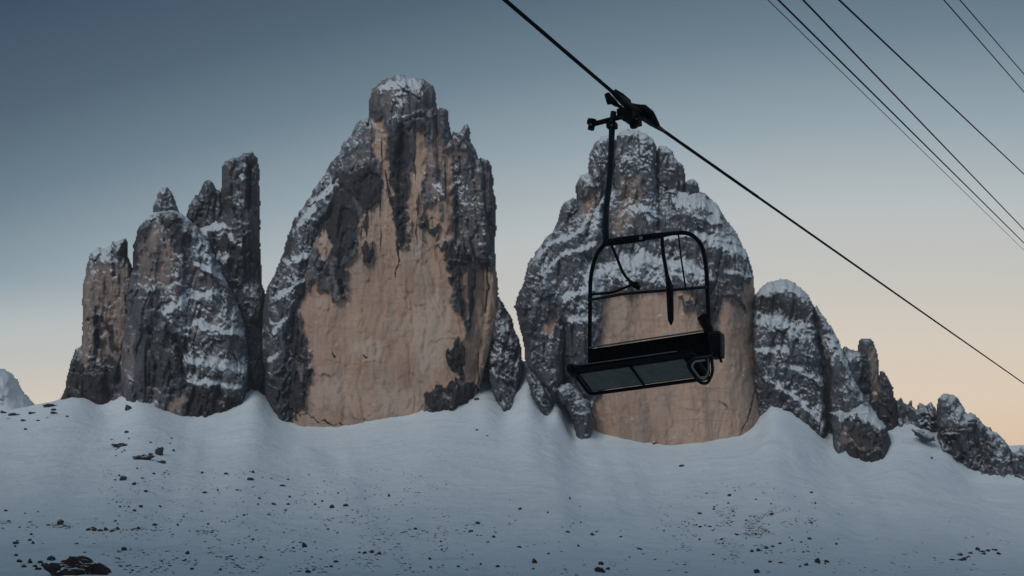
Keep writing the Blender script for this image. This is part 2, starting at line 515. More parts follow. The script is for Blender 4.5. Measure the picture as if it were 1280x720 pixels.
PC = [('snow', [(228, 268), (252, 274), (280, 284), (310, 298), (300, 302), (262, 296), (238, 290)], 3, 0.75),
      ('snow', [(300, 216), (308, 216), (306, 228), (298, 226)], 2, 0.5),
      ('snow', [(292, 238), (303, 238), (303, 264), (292, 264)], 2, 0.42),
      ('snow', [(268, 318), (290, 318), (288, 328), (270, 328)], 3, 0.7),
      ('snow', [(262, 255), (280, 250), (275, 270), (260, 280)], 3, 0.35),
      ('snow', [(280, 355), (325, 355), (320, 395), (285, 390)], 6, 0.3),
      ('dark', [(308, 200), (315, 195), (314, 265), (308, 265)], 2.5, 0.9),
      ('dark', [(278, 232), (292, 235), (290, 262), (280, 258)], 3, 0.7),
      ('tan', [(314, 262), (324, 262), (325, 300), (316, 300)], 3, 0.25),
      ('dark', [(255, 296), (325, 300), (325, 350), (270, 350)], 7, 0.55),
      ('dark', [(300, 370), (332, 360), (330, 480), (308, 480)], 7, 0.9)]
massif('rock_tower', 'slim square topped rock spire with a snowy shoulder at its left foot', 'rock tower', [
    ('rock_body', dict(poly=[(228, 272), (245, 278), (262, 276), (272, 268), (276, 232), (277, 207), (281, 199), (298, 196), (306, 190), (315, 190), (322, 196), (325, 206),
                             (326, 262), (326, 330), (330, 358), (335, 372), (336, 420), (335, 540), (270, 540), (240, 400), (225, 300)],
                       Yc=1520, B=45, Rr=24, paint=PC, default=(0.06, 0.03, 0.35), seed=31, ter=0.8,
                       carve=[([(311, 195), (311, 262)], 2.5, 9), ([(290, 205), (291, 232)], 2, 5)])),
    ('rock_pinnacle', dict(poly=[(231, 272), (236, 256), (243, 243), (249, 240), (254, 229), (260, 224), (267, 226), (272, 236), (278, 240), (284, 262), (282, 292), (240, 292)],
                           Yc=1505, B=14, Rr=13, default=(0.05, 0.10, 0.4), seed=35, period=9, rough=1.8,
                           carve=[([(254, 240), (256, 262)], 1.8, 7)]))], at(300, 510, 1520))

# ---- the great middle tower
MID = [(461, 122), (468, 108), (478, 100), (490, 95), (500, 93), (510, 97), (520, 98), (530, 98), (540, 105), (545, 115), (547, 134),
       (560, 165), (575, 175), (590, 210), (600, 240), (606, 300), (612, 345), (615, 385), (613, 420), (606, 450), (600, 480), (598, 495), (600, 570), (330, 575),
       (345, 500), (352, 440), (360, 380), (366, 330), (380, 290), (400, 245), (425, 200), (440, 170), (450, 152), (460, 148), (460, 132)]
PM = [('tan', [(378, 352), (400, 352), (425, 372), (440, 362), (436, 330), (450, 312), (470, 300), (505, 305), (545, 303), (562, 312), (563, 350), (560, 370), (568, 388), (580, 412), (588, 335),
               (600, 322), (611, 335), (625, 330), (625, 400), (612, 440), (602, 480), (596, 490), (585, 470), (575, 472), (560, 478), (545, 470), (530, 480), (525, 500), (515, 530),
               (480, 560), (350, 570), (358, 522), (378, 502), (392, 482), (396, 455), (391, 430), (385, 400), (378, 380)], 3.5, 1.0),
      ('tan', [(463, 152), (480, 152), (484, 200), (492, 235), (496, 270), (502, 306), (470, 306), (448, 312), (450, 272), (466, 245), (478, 215), (466, 185)], 3, 0.85),
      ('tan', [(514, 168), (529, 163), (531, 200), (525, 240), (523, 306), (511, 308), (509, 262), (514, 220)], 3, 0.85),
      ('tan', [(548, 195), (567, 185), (572, 304), (545, 306), (549, 262)], 3, 0.8),
      ('tan', [(528, 256), (545, 250), (546, 276), (530, 282)], 3, 0.8),
      ('tan', [(528, 283), (542, 283), (544, 306), (524, 306)], 3, 0.8),
      ('tan', [(394, 290), (410, 284), (421, 298), (420, 315), (406, 320), (396, 306)], 3, 0.8),
      ('dark', [(438, 213), (462, 208), (478, 224), (476, 246), (462, 256), (442, 250), (415, 264), (405, 292), (398, 285), (400, 240), (418, 222)], 3, 0.85),
      ('dark', [(404, 268), (440, 255), (449, 270), (440, 312), (428, 322), (412, 320), (422, 300), (408, 284)], 3, 0.85),
      ('dark', [(394, 322), (416, 322), (414, 345), (402, 348)], 3, 0.6),
      ('dark', [(424, 326), (434, 324), (434, 368), (428, 368)], 3, 0.9),
      ('dark', [(452, 305), (468, 300), (466, 318), (458, 328)], 3, 0.9),
      ('dark', [(486, 160), (509, 160), (512, 200), (506, 260), (504, 308), (496, 300), (488, 222)], 3, 0.75),
      ('dark', [(462, 128), (475, 145), (500, 160), (520, 150), (545, 120), (545, 175), (530, 168), (512, 168), (490, 172), (478, 152), (462, 150)], 4, 0.45),
      ('tan', [(532, 175), (548, 160), (552, 200), (549, 250), (533, 250)], 4, 0.42),
      ('dark', [(524, 278), (545, 279), (543, 288), (526, 287)], 2, 0.8),
      ('grey', [(562, 160), (620, 210), (622, 280), (622, 335), (602, 320), (592, 330), (586, 304), (566, 300)], 5, 0.26),
      ('dark', [(545, 303), (575, 300), (592, 330), (586, 405), (577, 402), (566, 362), (556, 330)], 3, 0.7),
      ('tan', [(572, 328), (578, 330), (582, 400), (575, 380)], 2, 0.7),
      ('dark', [(528, 482), (545, 472), (560, 468), (580, 470), (598, 487), (592, 512), (560, 522), (515, 534), (528, 512), (538, 500)], 3, 0.9),
      ('tan', [(552, 476), (562, 480), (560, 496), (554, 492)], 2, 0.8),
      ('dark', [(555, 436), (563, 422), (568, 418), (576, 425), (580, 445), (574, 464), (566, 458)], 2.5, 0.9),
      ('dark', [(366, 388), (378, 392), (387, 430), (396, 452), (386, 488), (370, 512), (356, 540), (338, 530), (350, 470), (356, 430)], 4, 0.8),
      ('tan', [(378, 450), (388, 446), (390, 462), (380, 470)], 3, 0.35),
      ('snow', [(474, 104), (525, 97), (530, 122), (500, 126), (474, 116)], 4, 0.40),
      ('snow', [(488, 128), (512, 134), (500, 142), (488, 136)], 2, 0.4),
      ('snow', [(485, 148), (503, 150), (503, 155), (486, 152)], 1.5, 0.7),
      ('snow', [(536, 225), (552, 228), (550, 252), (538, 252)], 3, 0.36),
      ('snow', [(562, 200), (600, 200), (615, 300), (580, 300)], 6, 0.16),
      ('tan', [(450, 418), (475, 415), (484, 432), (476, 445), (462, 442), (452, 446), (446, 432)], 3, 1.25),
      ('tan', [(516, 375), (545, 360), (562, 372), (560, 420), (548, 450), (525, 455), (514, 430), (508, 400)], 3, 1.22),
      ('tan', [(395, 468), (450, 472), (530, 480), (522, 505), (470, 510), (400, 496), (385, 488)], 4, 1.18),
      ('line', [(500, 360), (512, 385), (506, 410), (512, 440), (520, 460)], 1.2, 0.32),
      ('line', [(548, 365), (530, 375), (510, 390), (506, 420), (514, 445)], 1.1, 0.34),
      ('line', [(375, 505), (400, 512), (440, 520), (490, 524)], 1.5, 0.75),
      ('line', [(380, 490), (420, 505), (470, 513), (530, 508)], 1.1, 0.5),
      ('line', [(496, 300), (500, 325), (494, 345)], 1.6, 0.8),
      ('line', [(598, 420), (598, 480)], 1.3, 0.8),
      ('line', [(608, 320), (611, 360), (606, 390)], 2.2, 0.9),
      ('line', [(482, 215), (492, 260), (500, 310)], 2.0, 0.7),
      ('line', [(420, 433), (423, 436)], 2.0, 0.8), ('line', [(457, 436), (460, 438)], 2.4, 0.9),
      ('line', [(395, 375), (402, 380), (410, 372), (418, 380), (424, 374)], 2.2, 0.3), ('line', [(412, 392), (420, 402), (426, 384)], 2.0, 0.3)]
PF = [('snow', [(455, 150), (425, 195), (395, 240), (370, 285), (360, 310), (365, 345), (385, 350), (385, 300), (410, 240), (450, 180)], 8, 0.20),
      ('snow', [(343, 340), (400, 300), (385, 350), (352, 385), (345, 420), (332, 430)], 8, 0.20),
      ('dark', [(326, 440), (360, 430), (370, 520), (340, 530)], 6, 0.5),
      ('tan', [(336, 430), (345, 428), (346, 462), (338, 462)], 3, 0.3),
      ('dark', [(350, 310), (372, 268), (380, 272), (360, 320), (345, 360), (340, 350)], 4, 0.5),
      ('tan', [(430, 190), (455, 200), (460, 215), (440, 215)], 4, 0.3)]
massif('rock_tower', 'tallest rock tower with a huge smooth orange tan wall and black water stains', 'rock tower', [
    ('rock_face', dict(poly=MID, Yc=1500, B=70, Rr=55, paint=PM, default=(0.27, -0.03, 0.14), seed=41, ter=0.8, period=18, power=0.6,
                       carve=[([(500, 165), (501, 225), (507, 300)], 5, 12), ([(547, 150), (546, 230)], 3, 7), ([(566, 200), (568, 300)], 4, 12),
                              ([(428, 322), (431, 366)], 3, 4), ([(484, 130), (484, 150)], 3, 4)])),
    ('rock_flank', dict(poly=[(462, 146), (450, 150), (445, 156), (439, 168), (428, 178), (423, 192), (412, 205), (400, 224), (388, 243), (378, 258), (370, 270), (362, 285), (356, 305), (348, 330),
                              (341, 345), (330, 366), (326, 385), (324, 410), (323, 440), (323, 470), (327, 490), (335, 560), (385, 560), (385, 420), (395, 350), (420, 290), (450, 240), (480, 200)],
                        Yc=1495, B=52, Rr=40, paint=PF, default=(0.06, 0.06, 0.2), seed=47, ter=0.7, period=11, tilt=0.3, power=0.75,
                        ledges=[([(352, 330), (390, 318)], 4, 4), ([(345, 372), (385, 345)], 6, 4), ([(340, 415), (362, 392)], 6, 5), ([(366, 290), (395, 262)], 4, 4), ([(385, 260), (420, 232)], 4, 4), ([(332, 450), (352, 436)], 4, 4)])),
    ('rock_pillar', dict(poly=[(545, 140), (548, 134), (557, 134), (562, 141), (564, 162), (566, 200), (570, 290), (560, 320), (548, 310), (542, 240)],
                         Yc=1462, B=16, Rr=12, paint=PM, default=(0.2, 0.02, 0.3), seed=52, ter=0.6)),
    ('rock_pinnacle', dict(poly=[(560, 180), (566, 163), (575, 163), (580, 157), (585, 154), (589, 160), (589, 176), (595, 188), (601, 200), (608, 215), (614, 300), (614, 330), (596, 330), (585, 310),
                                 (570, 300), (562, 240)], Yc=1475, B=30, Rr=20, paint=PM, default=(0.05, 0.1, 0.3), seed=55, ter=1.1, period=12,
                           carve=[([(590, 185), (600, 300)], 2.5, 8)])),
    ('rock_rib', dict(poly=[(597, 205), (600, 196), (608, 199), (616, 207), (618, 236), (622, 260), (621, 275), (619, 300), (622, 340), (624, 375), (624, 392), (618, 420), (608, 455), (600, 490), (590, 480), (596, 400), (602, 330), (602, 270)],
                      Yc=1480, B=22, Rr=14, paint=PM + [('dark', [(597, 195), (625, 205), (625, 318), (600, 315)], 3, 0.4)], default=(0.1, 0.02, 0.4), seed=58, ter=0.5))],
    at(475, 530, YM))

# ---- buttresses between the middle and the third tower
SNOWY = [('snow', [(600, 300), (760, 300), (760, 560), (600, 560)], 5, 0.20)]
massif('rock_buttress', 'narrow snow dusted buttress wedged between the tall tan tower and the next tower', 'rock buttress', [
    ('rock_body', dict(poly=[(616, 376), (624, 370), (633, 385), (641, 400), (648, 420), (653, 440), (654, 462), (650, 482), (647, 520), (640, 545), (628, 520), (620, 480), (606, 455), (608, 425), (612, 400)],
                       Yc=1500, B=22, Rr=18, paint=SNOWY + [('snow', [(622, 395), (636, 400), (640, 415), (624, 418)], 4, 0.6)], default=(0.04, 0.2, 0.1), seed=61, period=10, tilt=-0.6)),
    ('rock_core', dict(poly=[(598, 425), (622, 400), (650, 440), (656, 455), (656, 545), (596, 545)], Yc=1535, B=14, Rr=14, default=(0.04, 0.12, 0.4), seed=64)),
    ('rock_foot', dict(poly=[(611, 463), (616, 458), (624, 464), (633, 478), (640, 495), (645, 515), (644, 545), (630, 545), (620, 505), (613, 485)],
                       Yc=1470, B=16, Rr=13, paint=[], default=(0.04, 0.24, 0.1), seed=63, period=9, tilt=-0.8))], at(632, 520, YM))
massif('rock_buttress', 'tall slanting grey buttress with one small tan scar, leaning on the third tower', 'rock buttress', [
    ('rock_body', dict(poly=[(662, 322), (672, 320), (680, 326), (690, 341), (700, 360), (707, 380), (708, 400), (706, 430), (704, 465), (702, 490), (690, 500), (678, 482), (668, 468), (659, 460), (655, 440),
                             (650, 412), (646, 396), (641, 385), (648, 368), (655, 345)],
                       Yc=1460, B=32, Rr=22, paint=[('snow', [(672, 325), (690, 350), (705, 380), (706, 400), (690, 385), (676, 360)], 5, 0.34), ('tan', [(677, 412), (683, 400), (697, 396), (699, 402), (684, 420)], 2, 0.9),
                                                    ('dark', [(676, 392), (696, 386), (702, 390), (680, 398)], 2.5, 0.7), ('dark', [(645, 380), (662, 350), (668, 420), (658, 445)], 5, 0.5)],
                       default=(0.05, 0.14, 0.15), seed=71, period=12, tilt=-0.5)),
    ('rock_core', dict(poly=[(672, 440), (690, 440), (735, 470), (735, 520), (712, 520), (696, 500), (680, 482)], Yc=1500, B=15, Rr=15, default=(0.04, 0.1, 0.5), seed=79)),
    ('rock_foot', dict(poly=[(657, 467), (664, 466), (672, 473), (682, 485), (690, 500), (695, 520), (694, 550), (684, 548), (674, 520), (665, 500), (659, 482)],
                       Yc=1450, B=15, Rr=13, default=(0.04, 0.22, 0.15), seed=73, period=9, tilt=-0.5)),
    ('rock_foot', dict(poly=[(690, 486), (702, 480), (713, 478), (726, 490), (738, 503), (742, 525), (740, 570), (724, 565), (714, 525), (706, 508), (694, 498)],
                       Yc=1440, B=18, Rr=16, default=(0.04, 0.18, 0.15), seed=75, period=11, tilt=-0.4))], at(690, 530, 1460))

# ---- third tower
P3 = [('tan', [(758, 372), (775, 364), (830, 360), (866, 364), (868, 386), (878, 402), (882, 418), (892, 420), (894, 378), (898, 371), (914, 372), (922, 360), (934, 352), (946, 350), (950, 420),
               (955, 500), (960, 525), (930, 590), (740, 590), (742, 505), (760, 480), (752, 430)], 3.5, 1.0),
      ('dark', [(906, 360), (922, 362), (930, 384), (918, 378)], 2.5, 0.6),
      ('dark', [(848, 372), (864, 370), (866, 385), (852, 388)], 4, 0.5),
      ('dark', [(866, 362), (892, 362), (897, 376), (893, 400), (888, 415), (876, 402), (868, 386)], 3, 0.75),
      ('dark', [(945, 420), (950, 420), (955, 500), (950, 500)], 2, 0.7),
      ('tan', [(724, 238), (752, 232), (748, 258), (736, 280), (726, 276)], 4, 0.52),
      ('tan', [(776, 216), (802, 216), (802, 270), (788, 292), (762, 300), (762, 262), (772, 250)], 4, 0.42),
      ('snow', [(730, 160), (860, 160), (876, 240), (820, 240), (776, 214), (730, 240)], 6, 0.24),
      ('snow', [(735, 222), (752, 224), (750, 232), (726, 236)], 2, 0.7),
      ('snow', [(840, 252), (900, 258), (900, 268), (842, 264)], 3, 0.66),
      ('snow', [(792, 266), (820, 268), (822, 280), (800, 272)], 2.5, 0.6),
      ('snow', [(880, 270), (925, 290), (940, 330), (915, 330), (885, 310)], 8, 0.30),
      ('snow', [(740, 342), (800, 322), (850, 332), (882, 344), (880, 352), (820, 350), (770, 354), (735, 372)], 4, 0.62),
      ('snow', [(712, 365), (752, 360), (752, 400), (712, 400)], 6, 0.42),
      ('snow', [(670, 310), (700, 280), (745, 280), (760, 310), (720, 350), (680, 345)], 8, 0.16),
      ('snow', [(735, 262), (752, 268), (755, 300), (735, 296)], 4, 0.5),
      ('dark', [(690, 296), (760, 316), (752, 330), (690, 325)], 6, 0.35),
      ('dark', [(838, 270), (900, 276), (896, 288), (840, 284)], 5, 0.5),
      ('dark', [(890, 330), (942, 325), (944, 352), (892, 368)], 5, 0.45),
      ('dark', [(710, 400), (752, 400), (752, 480), (715, 480)], 6, 0.35),
      ('line', [(755, 226), (752, 250), (742, 275), (737, 295)], 2.2, 1.0),
      ('line', [(756, 262), (756, 300)], 2.2, 0.9),
      ('line', [(822, 185), (824, 235), (823, 290)], 2.2, 0.8),
      ('line', [(797, 170), (800, 196)], 1.8, 0.8),
      ('line', [(770, 545), (740, 538)], 3.0, 0.9),
      ('line', [(940, 400), (946, 470), (930, 520), (915, 545)], 1.6, 0.8),
      ('line', [(893, 495), (905, 500), (903, 505)], 2.0, 0.5), ('line', [(826, 487), (850, 486)], 2.2, 0.4),
      ('dark', [(814, 546), (826, 546), (826, 566), (814, 566)], 2, 0.7)]
massif('rock_tower', 'domed rock tower behind the chair, snow banded above and tan orange below', 'rock tower', [
    ('rock_face', dict(poly=[(655, 350), (662, 328), (671, 312), (682, 298), (692, 286), (700, 272), (715, 258), (735, 245), (760, 232), (800, 225), (840, 232), (873, 238), (885, 243), (896, 255),
                             (907, 270), (920, 290), (932, 310), (941, 335), (944, 360), (944, 430), (949, 470), (954, 500), (956, 520), (956, 600), (735, 600), (728, 520), (700, 470), (690, 420), (668, 400)],
                       Yc=1500, B=75, Rr=60, paint=P3, default=(0.06, 0.18, 0.08), seed=81, ter=0.55, fac=0.6, period=19, power=0.7,
                       ledges=[([(838, 252), (870, 256), (902, 262)], 8, 4), ([(790, 266), (806, 266), (824, 276)], 7, 3.5), ([(728, 232), (752, 227)], 6, 3), ([(736, 350), (765, 336), (800, 326), (850, 332), (886, 348)], 9, 7),
                               ([(664, 336), (690, 308), (735, 292)], 6, 4), ([(672, 356), (705, 322), (750, 308)], 7, 4), ([(880, 304), (936, 320)], 6, 5), ([(824, 302), (852, 297), (884, 300)], 6, 4), ([(708, 374), (735, 362), (757, 362)], 6, 6),
                               ([(712, 400), (750, 396)], 5, 5), ([(828, 240), (872, 246)], 5, 3.5), ([(862, 275), (905, 282)], 5, 3), ([(900, 340), (941, 346)], 5, 3)],
                       carve=[([(755, 226), (751, 250), (742, 275), (738, 298)], 2.5, 9), ([(757, 262), (757, 300)], 2.5, 8), ([(823, 235), (822, 290)], 2.5, 7)])),
    ('rock_crown', dict(poly=[(766, 250), (767, 190), (770, 168), (780, 162), (792, 161), (802, 164), (812, 169), (820, 178), (822, 200), (822, 250), (815, 300), (770, 300)],
                        Yc=1470, B=30, Rr=20, paint=P3, default=(0.06, 0.24, 0.1), seed=85, ter=0.7, fac=0.6, period=10)),
    ('rock_crown', dict(poly=[(732, 260), (735, 212), (736, 192), (742, 179), (752, 171), (764, 167), (772, 176), (774, 240), (770, 280), (740, 280)],
                        Yc=1480, B=24, Rr=18, paint=P3, default=(0.08, 0.10, 0.1), seed=86, ter=0.5, period=14)),
    ('rock_crown', dict(poly=[(818, 250), (819, 190), (824, 181), (834, 182), (842, 190), (847, 201), (850, 215), (850, 250), (845, 300), (820, 300)],
                        Yc=1474, B=20, Rr=14, paint=P3, default=(0.06, 0.22, 0.1), seed=87, ter=0.9, period=9)),
    ('rock_knob', dict(poly=[(844, 240), (845, 205), (850, 202), (855, 206), (857, 218), (858, 236), (852, 260), (842, 262)], Yc=1478, B=12, Rr=9, default=(0.06, 0.14, 0.1), seed=88, period=9, rough=1.2)),
    ('rock_knob', dict(poly=[(852, 262), (856, 228), (862, 223), (869, 224), (874, 230), (875, 262)], Yc=1480, B=14, Rr=10, default=(0.06, 0.12, 0.1), seed=89, period=9, rough=1.2)),
    ('rock_shoulder', dict(poly=[(712, 300), (719, 262), (719, 232), (724, 220), (735, 214), (748, 222), (752, 260), (742, 300)], Yc=1470, B=20, Rr=14, paint=P3, default=(0.1, 0.08, 0.1), seed=90, ter=0.5, period=13, rough=1.5)),
    ('rock_shoulder', dict(poly=[(694, 290), (699, 262), (706, 252), (716, 246), (728, 252), (730, 290), (715, 310)], Yc=1474, B=18, Rr=14, default=(0.06, 0.12, 0.2), seed=92, period=10, rough=1.5))],
    at(840, 556, YM))

# ---- fourth
P4 = [('snow', [(943, 372), (955, 352), (980, 347), (1000, 356), (1015, 375), (1000, 372), (970, 366)], 6, 0.22),
      ('dark', [(945, 375), (965, 366), (985, 375), (1006, 385), (1012, 410), (975, 405), (948, 400)], 5, 0.55),
      ('snow', [(942, 405), (1012, 412), (1026, 545), (1000, 540), (945, 470)], 8, 0.22),
      ('dark', [(945, 470), (955, 470), (1035, 545), (1030, 560), (940, 500)], 3, 0.5),
      ('dark', [(945, 455), (965, 468), (970, 485), (948, 478)], 3, 0.4)]
P4b = [('snow', [(1022, 405), (1045, 420), (1055, 440), (1075, 480), (1065, 470), (1045, 440), (1040, 455), (1030, 450)], 5, 0.46),
       ('dark', [(1042, 460), (1065, 465), (1085, 500), (1060, 512), (1042, 515)], 5, 0.35),
       ('dark', [(1030, 448), (1038, 448), (1040, 515), (1048, 530), (1036, 545), (1031, 520)], 2.0, 1.0)]
P4c = [('tan', [(1044, 530), (1058, 526), (1064, 548), (1060, 562), (1050, 556)], 4, 0.36), ('tan', [(1060, 553), (1100, 558), (1100, 563), (1062, 560)], 1.5, 0.45),
       ('snow', [(1036, 510), (1060, 512), (1084, 503), (1100, 520), (1108, 532), (1085, 530), (1060, 523), (1042, 520)], 3, 0.9),
       ('dark', [(1056, 528), (1108, 536), (1112, 556), (1066, 550)], 4, 0.5), ('dark', [(1060, 562), (1112, 565), (1092, 600), (1060, 590)], 4, 0.8)]
massif('rock_tower', 'rounded grey rock tower dusted with snow, split by a deep dark crack', 'rock tower', [
    ('rock_core', dict(poly=[(1000, 370), (1016, 381), (1030, 398), (1042, 418), (1060, 470), (1085, 520), (1085, 590), (1000, 590)], Yc=1515, B=20, Rr=20,
                       default=(0.03, 0.0, 0.8), seed=109)),
    ('rock_body', dict(poly=[(939, 430), (940, 395), (943, 370), (952, 356), (965, 350), (980, 348), (995, 352), (1008, 364), (1017, 378), (1022, 410), (1028, 450), (1032, 500), (1037, 540), (1038, 620), (1000, 620), (948, 540), (940, 480)],
                       Yc=1500, B=38, Rr=34, paint=P4, default=(0.03, 0.22, 0.05), seed=101, ter=0.6, fac=0.6, period=13, tilt=-0.35,
                       ledges=[([(942, 402), (975, 404), (1014, 414)], 6, 9), ([(944, 440), (985, 436)], 4, 4), ([(988, 458), (1028, 476)], 5, 5), ([(955, 470), (1000, 500), (1034, 532)], 4, 5), ([(946, 372), (980, 358), (1010, 372)], 5, 6)])),
    ('rock_slab', dict(poly=[(1016, 384), (1020, 380), (1031, 395), (1041, 410), (1048, 426), (1056, 441), (1066, 466), (1076, 486), (1092, 512), (1090, 545), (1040, 545), (1034, 500), (1028, 440)],
                       Yc=1495, B=26, Rr=22, paint=P4b, default=(0.03, 0.20, 0.05), seed=104, ter=0.5, fac=0.5, period=16, tilt=-0.4)),
    ('rock_foot', dict(poly=[(1036, 513), (1060, 513), (1078, 504), (1090, 508), (1100, 520), (1109, 534), (1114, 552), (1113, 575), (1110, 620), (1060, 620), (1042, 590), (1040, 545)],
                       Yc=1470, B=34, Rr=22, paint=P4c, default=(0.15, 0.04, 0.35), seed=106, ter=1.0, period=14, power=0.45))], at(1010, 545, YM))
P5 = [('tan', [(1084, 438), (1096, 440), (1100, 480), (1096, 505), (1088, 500)], 3, 0.55), ('dark', [(1074, 436), (1084, 438), (1088, 500), (1080, 480)], 2.5, 0.85),
      ('snow', [(1056, 432), (1074, 436), (1078, 450), (1066, 452)], 3, 0.3), ('dark', [(1100, 462), (1118, 480), (1122, 530), (1104, 530)], 3, 0.55)]
massif('rock_tower', 'small twin rock spires with a brown stripe rising behind the split grey tower', 'rock tower', [
    ('rock_body', dict(poly=[(1050, 440), (1056, 430), (1063, 437), (1071, 436), (1072, 425), (1079, 421), (1092, 425), (1096, 436), (1099, 462), (1104, 500), (1106, 560), (1080, 560), (1060, 500)],
                       Yc=1535, B=24, Rr=15, paint=P5, default=(0.1, 0.08, 0.35), seed=111, period=11)),
    ('rock_spire', dict(poly=[(1096, 480), (1100, 463), (1106, 464), (1112, 474), (1117, 486), (1121, 502), (1123, 520), (1122, 560), (1096, 560)],
                        Yc=1520, B=16, Rr=11, paint=P5, default=(0.08, 0.06, 0.5), seed=113, period=11))], at(1095, 540, 1535))
P6 = [('dark', [(1172, 525), (1200, 545), (1215, 585), (1238, 592), (1200, 590), (1175, 545)], 5, 0.6), ('dark', [(1228, 540), (1244, 560), (1242, 600), (1230, 575)], 4, 0.6),
      ('tan', [(1256, 566), (1280, 570), (1280, 592), (1250, 588)], 5, 0.2)]
massif('rock_ridge', 'snow streaked craggy rock ridge dropping to the right edge under the orange sky', 'rock ridge', [
    ('rock_body', dict(poly=[(1170, 530), (1171, 505), (1173, 496), (1179, 491), (1190, 492), (1197, 497), (1203, 506), (1208, 515), (1218, 516), (1226, 526), (1236, 545), (1244, 570), (1252, 640), (1180, 620), (1172, 570)],
                       Yc=1500, B=30, Rr=22, paint=P6, default=(0.06, 0.20, 0.25), seed=121, ter=1.3, period=10, tilt=-0.5)),
    ('rock_shoulder', dict(poly=[(1214, 530), (1222, 523), (1232, 530), (1244, 538), (1254, 547), (1262, 558), (1268, 566), (1280, 590), (1280, 640), (1235, 640), (1225, 580)],
                           Yc=1490, B=22, Rr=18, paint=P6, default=(0.10, 0.16, 0.25), seed=124, ter=1.2, period=10, tilt=-0.5)),
    ('rock_shoulder', dict(poly=[(1262, 575), (1266, 564), (1272, 563), (1276, 558), (1284, 558), (1292, 566), (1310, 580), (1340, 600), (1345, 650), (1262, 650)],
                           Yc=1480, B=18, Rr=14, paint=P6, default=(0.08, 0.12, 0.3), seed=126, ter=1.2, period=9))], at(1215, 590, YM))
massif('rock_ridge', 'row of small jagged rocks along the snowy saddle left of the craggy ridge', 'rock ridge', [
    ('rock_body', dict(poly=[(1118, 520), (1120, 501), (1128, 497), (1133, 505), (1138, 499), (1142, 506), (1147, 510), (1149, 503), (1154, 503), (1158, 508), (1162, 502), (1168, 506), (1174, 514), (1176, 560), (1168, 545), (1160, 556), (1146, 550), (1134, 546), (1118, 546)],
                       Yc=1530, B=14, Rr=9, default=(0.06, 0.22, 0.3), seed=131, ter=1.2, period=8, tilt=-0.5, rough=3)),
    ('rock_outcrop', dict(poly=[(1136, 535), (1146, 535), (1156, 540), (1168, 546), (1170, 552), (1158, 553), (1146, 546)], Yc=1455, B=9, Rr=8, default=(0.05, 0.2, 0.3), seed=133, period=7, tilt=-0.4)),
    ('rock_outcrop', dict(poly=[(1140, 566), (1150, 568), (1156, 571), (1166, 570), (1167, 574), (1150, 575)], Yc=1410, B=7, Rr=6, default=(0.05, 0.1, 0.5), seed=134, period=7))], at(1148, 530, 1530))

# ---- far snowy mountain at the left edge
far = rock('snow_mountain', poly=[(-220, 560), (-160, 500), (-110, 470), (-70, 478), (-30, 458), (-8, 457), (6, 461), (16, 466), (24, 477), (30, 488), (38, 497), (46, 508), (60, 530), (60, 580), (-220, 580)],
           Yc=3800, B=260, Rr=45, default=(0.1, 0.62, 0.0), seed=141, ter=1.5, period=14, step=1.6, rough=1.5)
tag(far, 'pale snow covered mountain far away at the left edge of the picture', 'mountain')

# ------------------------------------------------------------------ snow slope (one sheet)
CU = [(-1300, 520), (-200, 515), (0, 512), (20, 512), (45, 506), (78, 499), (95, 495), (108, 497), (118, 505), (130, 509), (140, 502), (150, 496), (160, 499), (175, 501), (190, 508), (210, 517), (240, 523), (262, 520),
      (282, 513), (298, 508), (306, 498), (312, 488), (317, 480), (322, 480), (327, 490), (333, 502), (345, 520), (360, 530), (400, 534), (440, 531), (480, 522), (510, 520), (530, 516),
      (560, 514), (588, 504), (600, 487), (606, 476), (611, 478), (620, 505), (632, 520), (641, 522), (646, 500), (650, 462), (656, 452), (662, 470), (668, 500), (676, 524), (688, 530), (694, 500), (700, 490), (708, 524),
      (722, 545), (735, 547), (748, 541), (765, 544), (800, 552), (830, 557), (870, 554), (910, 547), (935, 539), (948, 530), (955, 516), (957, 503), (964, 505), (985, 514), (1010, 532), (1035, 553), (1060, 569),
      (1090, 583), (1106, 574), (1113, 548), (1119, 532), (1126, 530), (1150, 534), (1162, 538), (1170, 550), (1185, 566), (1200, 582), (1220, 592), (1240, 594), (1280, 598), (1420, 620), (2600, 640)]
cu = np.array(CU, float)
uu = np.arange(-1300, 2601, 1.0)
Cfull = np.interp(uu, cu[:, 0], cu[:, 1])
# distance of the rock at its foot in every column; where there is none the snow runs on up the gully
KUP, T_REF, T_END = 0.38, 1430.0, 1560.0
tf = np.full(uu.shape, T_END)
for fx_, fy_, fY in FRONT:
    near = np.abs(fy_ - (np.interp(fx_, uu, Cfull) - 4)) < 2.5
    for a_, yy_ in zip(fx_[near], fY[near]):
        k_ = int(round(a_ + 1300))
        for kk in (k_ - 1, k_, k_ + 1):
            if 0 <= kk < len(tf): tf[kk] = min(tf[kk], yy_)
def kup(u):
    return KUP * sst(60, 150, u)


Ceff = Cfull + kup(uu) * (tf - T_REF)
_g = np.exp(-0.5 * (np.arange(-30, 31) / 9.0) ** 2); _g /= _g.sum()
Cfull = np.convolve(np.pad(Ceff, 30, 'edge'), _g, 'valid')
BL = {}


def cblur(u, sig):
    """contour of the rock feet, smoothed by sig, at u (arrays)"""
    k = int(round(sig * 2))
    if k not in BL:
        if k < 2: BL[k] = Cfull
        else:
            r = np.arange(-3 * k // 2 - 2, 3 * k // 2 + 3)
            g = np.exp(-0.5 * (r / (k / 2)) ** 2); g /= g.sum()
            pad = np.pad(Cfull, len(r), 'edge')
            BL[k] = np.convolve(pad, g, 'same')[len(r):-len(r)]
    return np.interp(u, uu, BL[k])


T_TOP, T_LOW = T_REF, 350.0


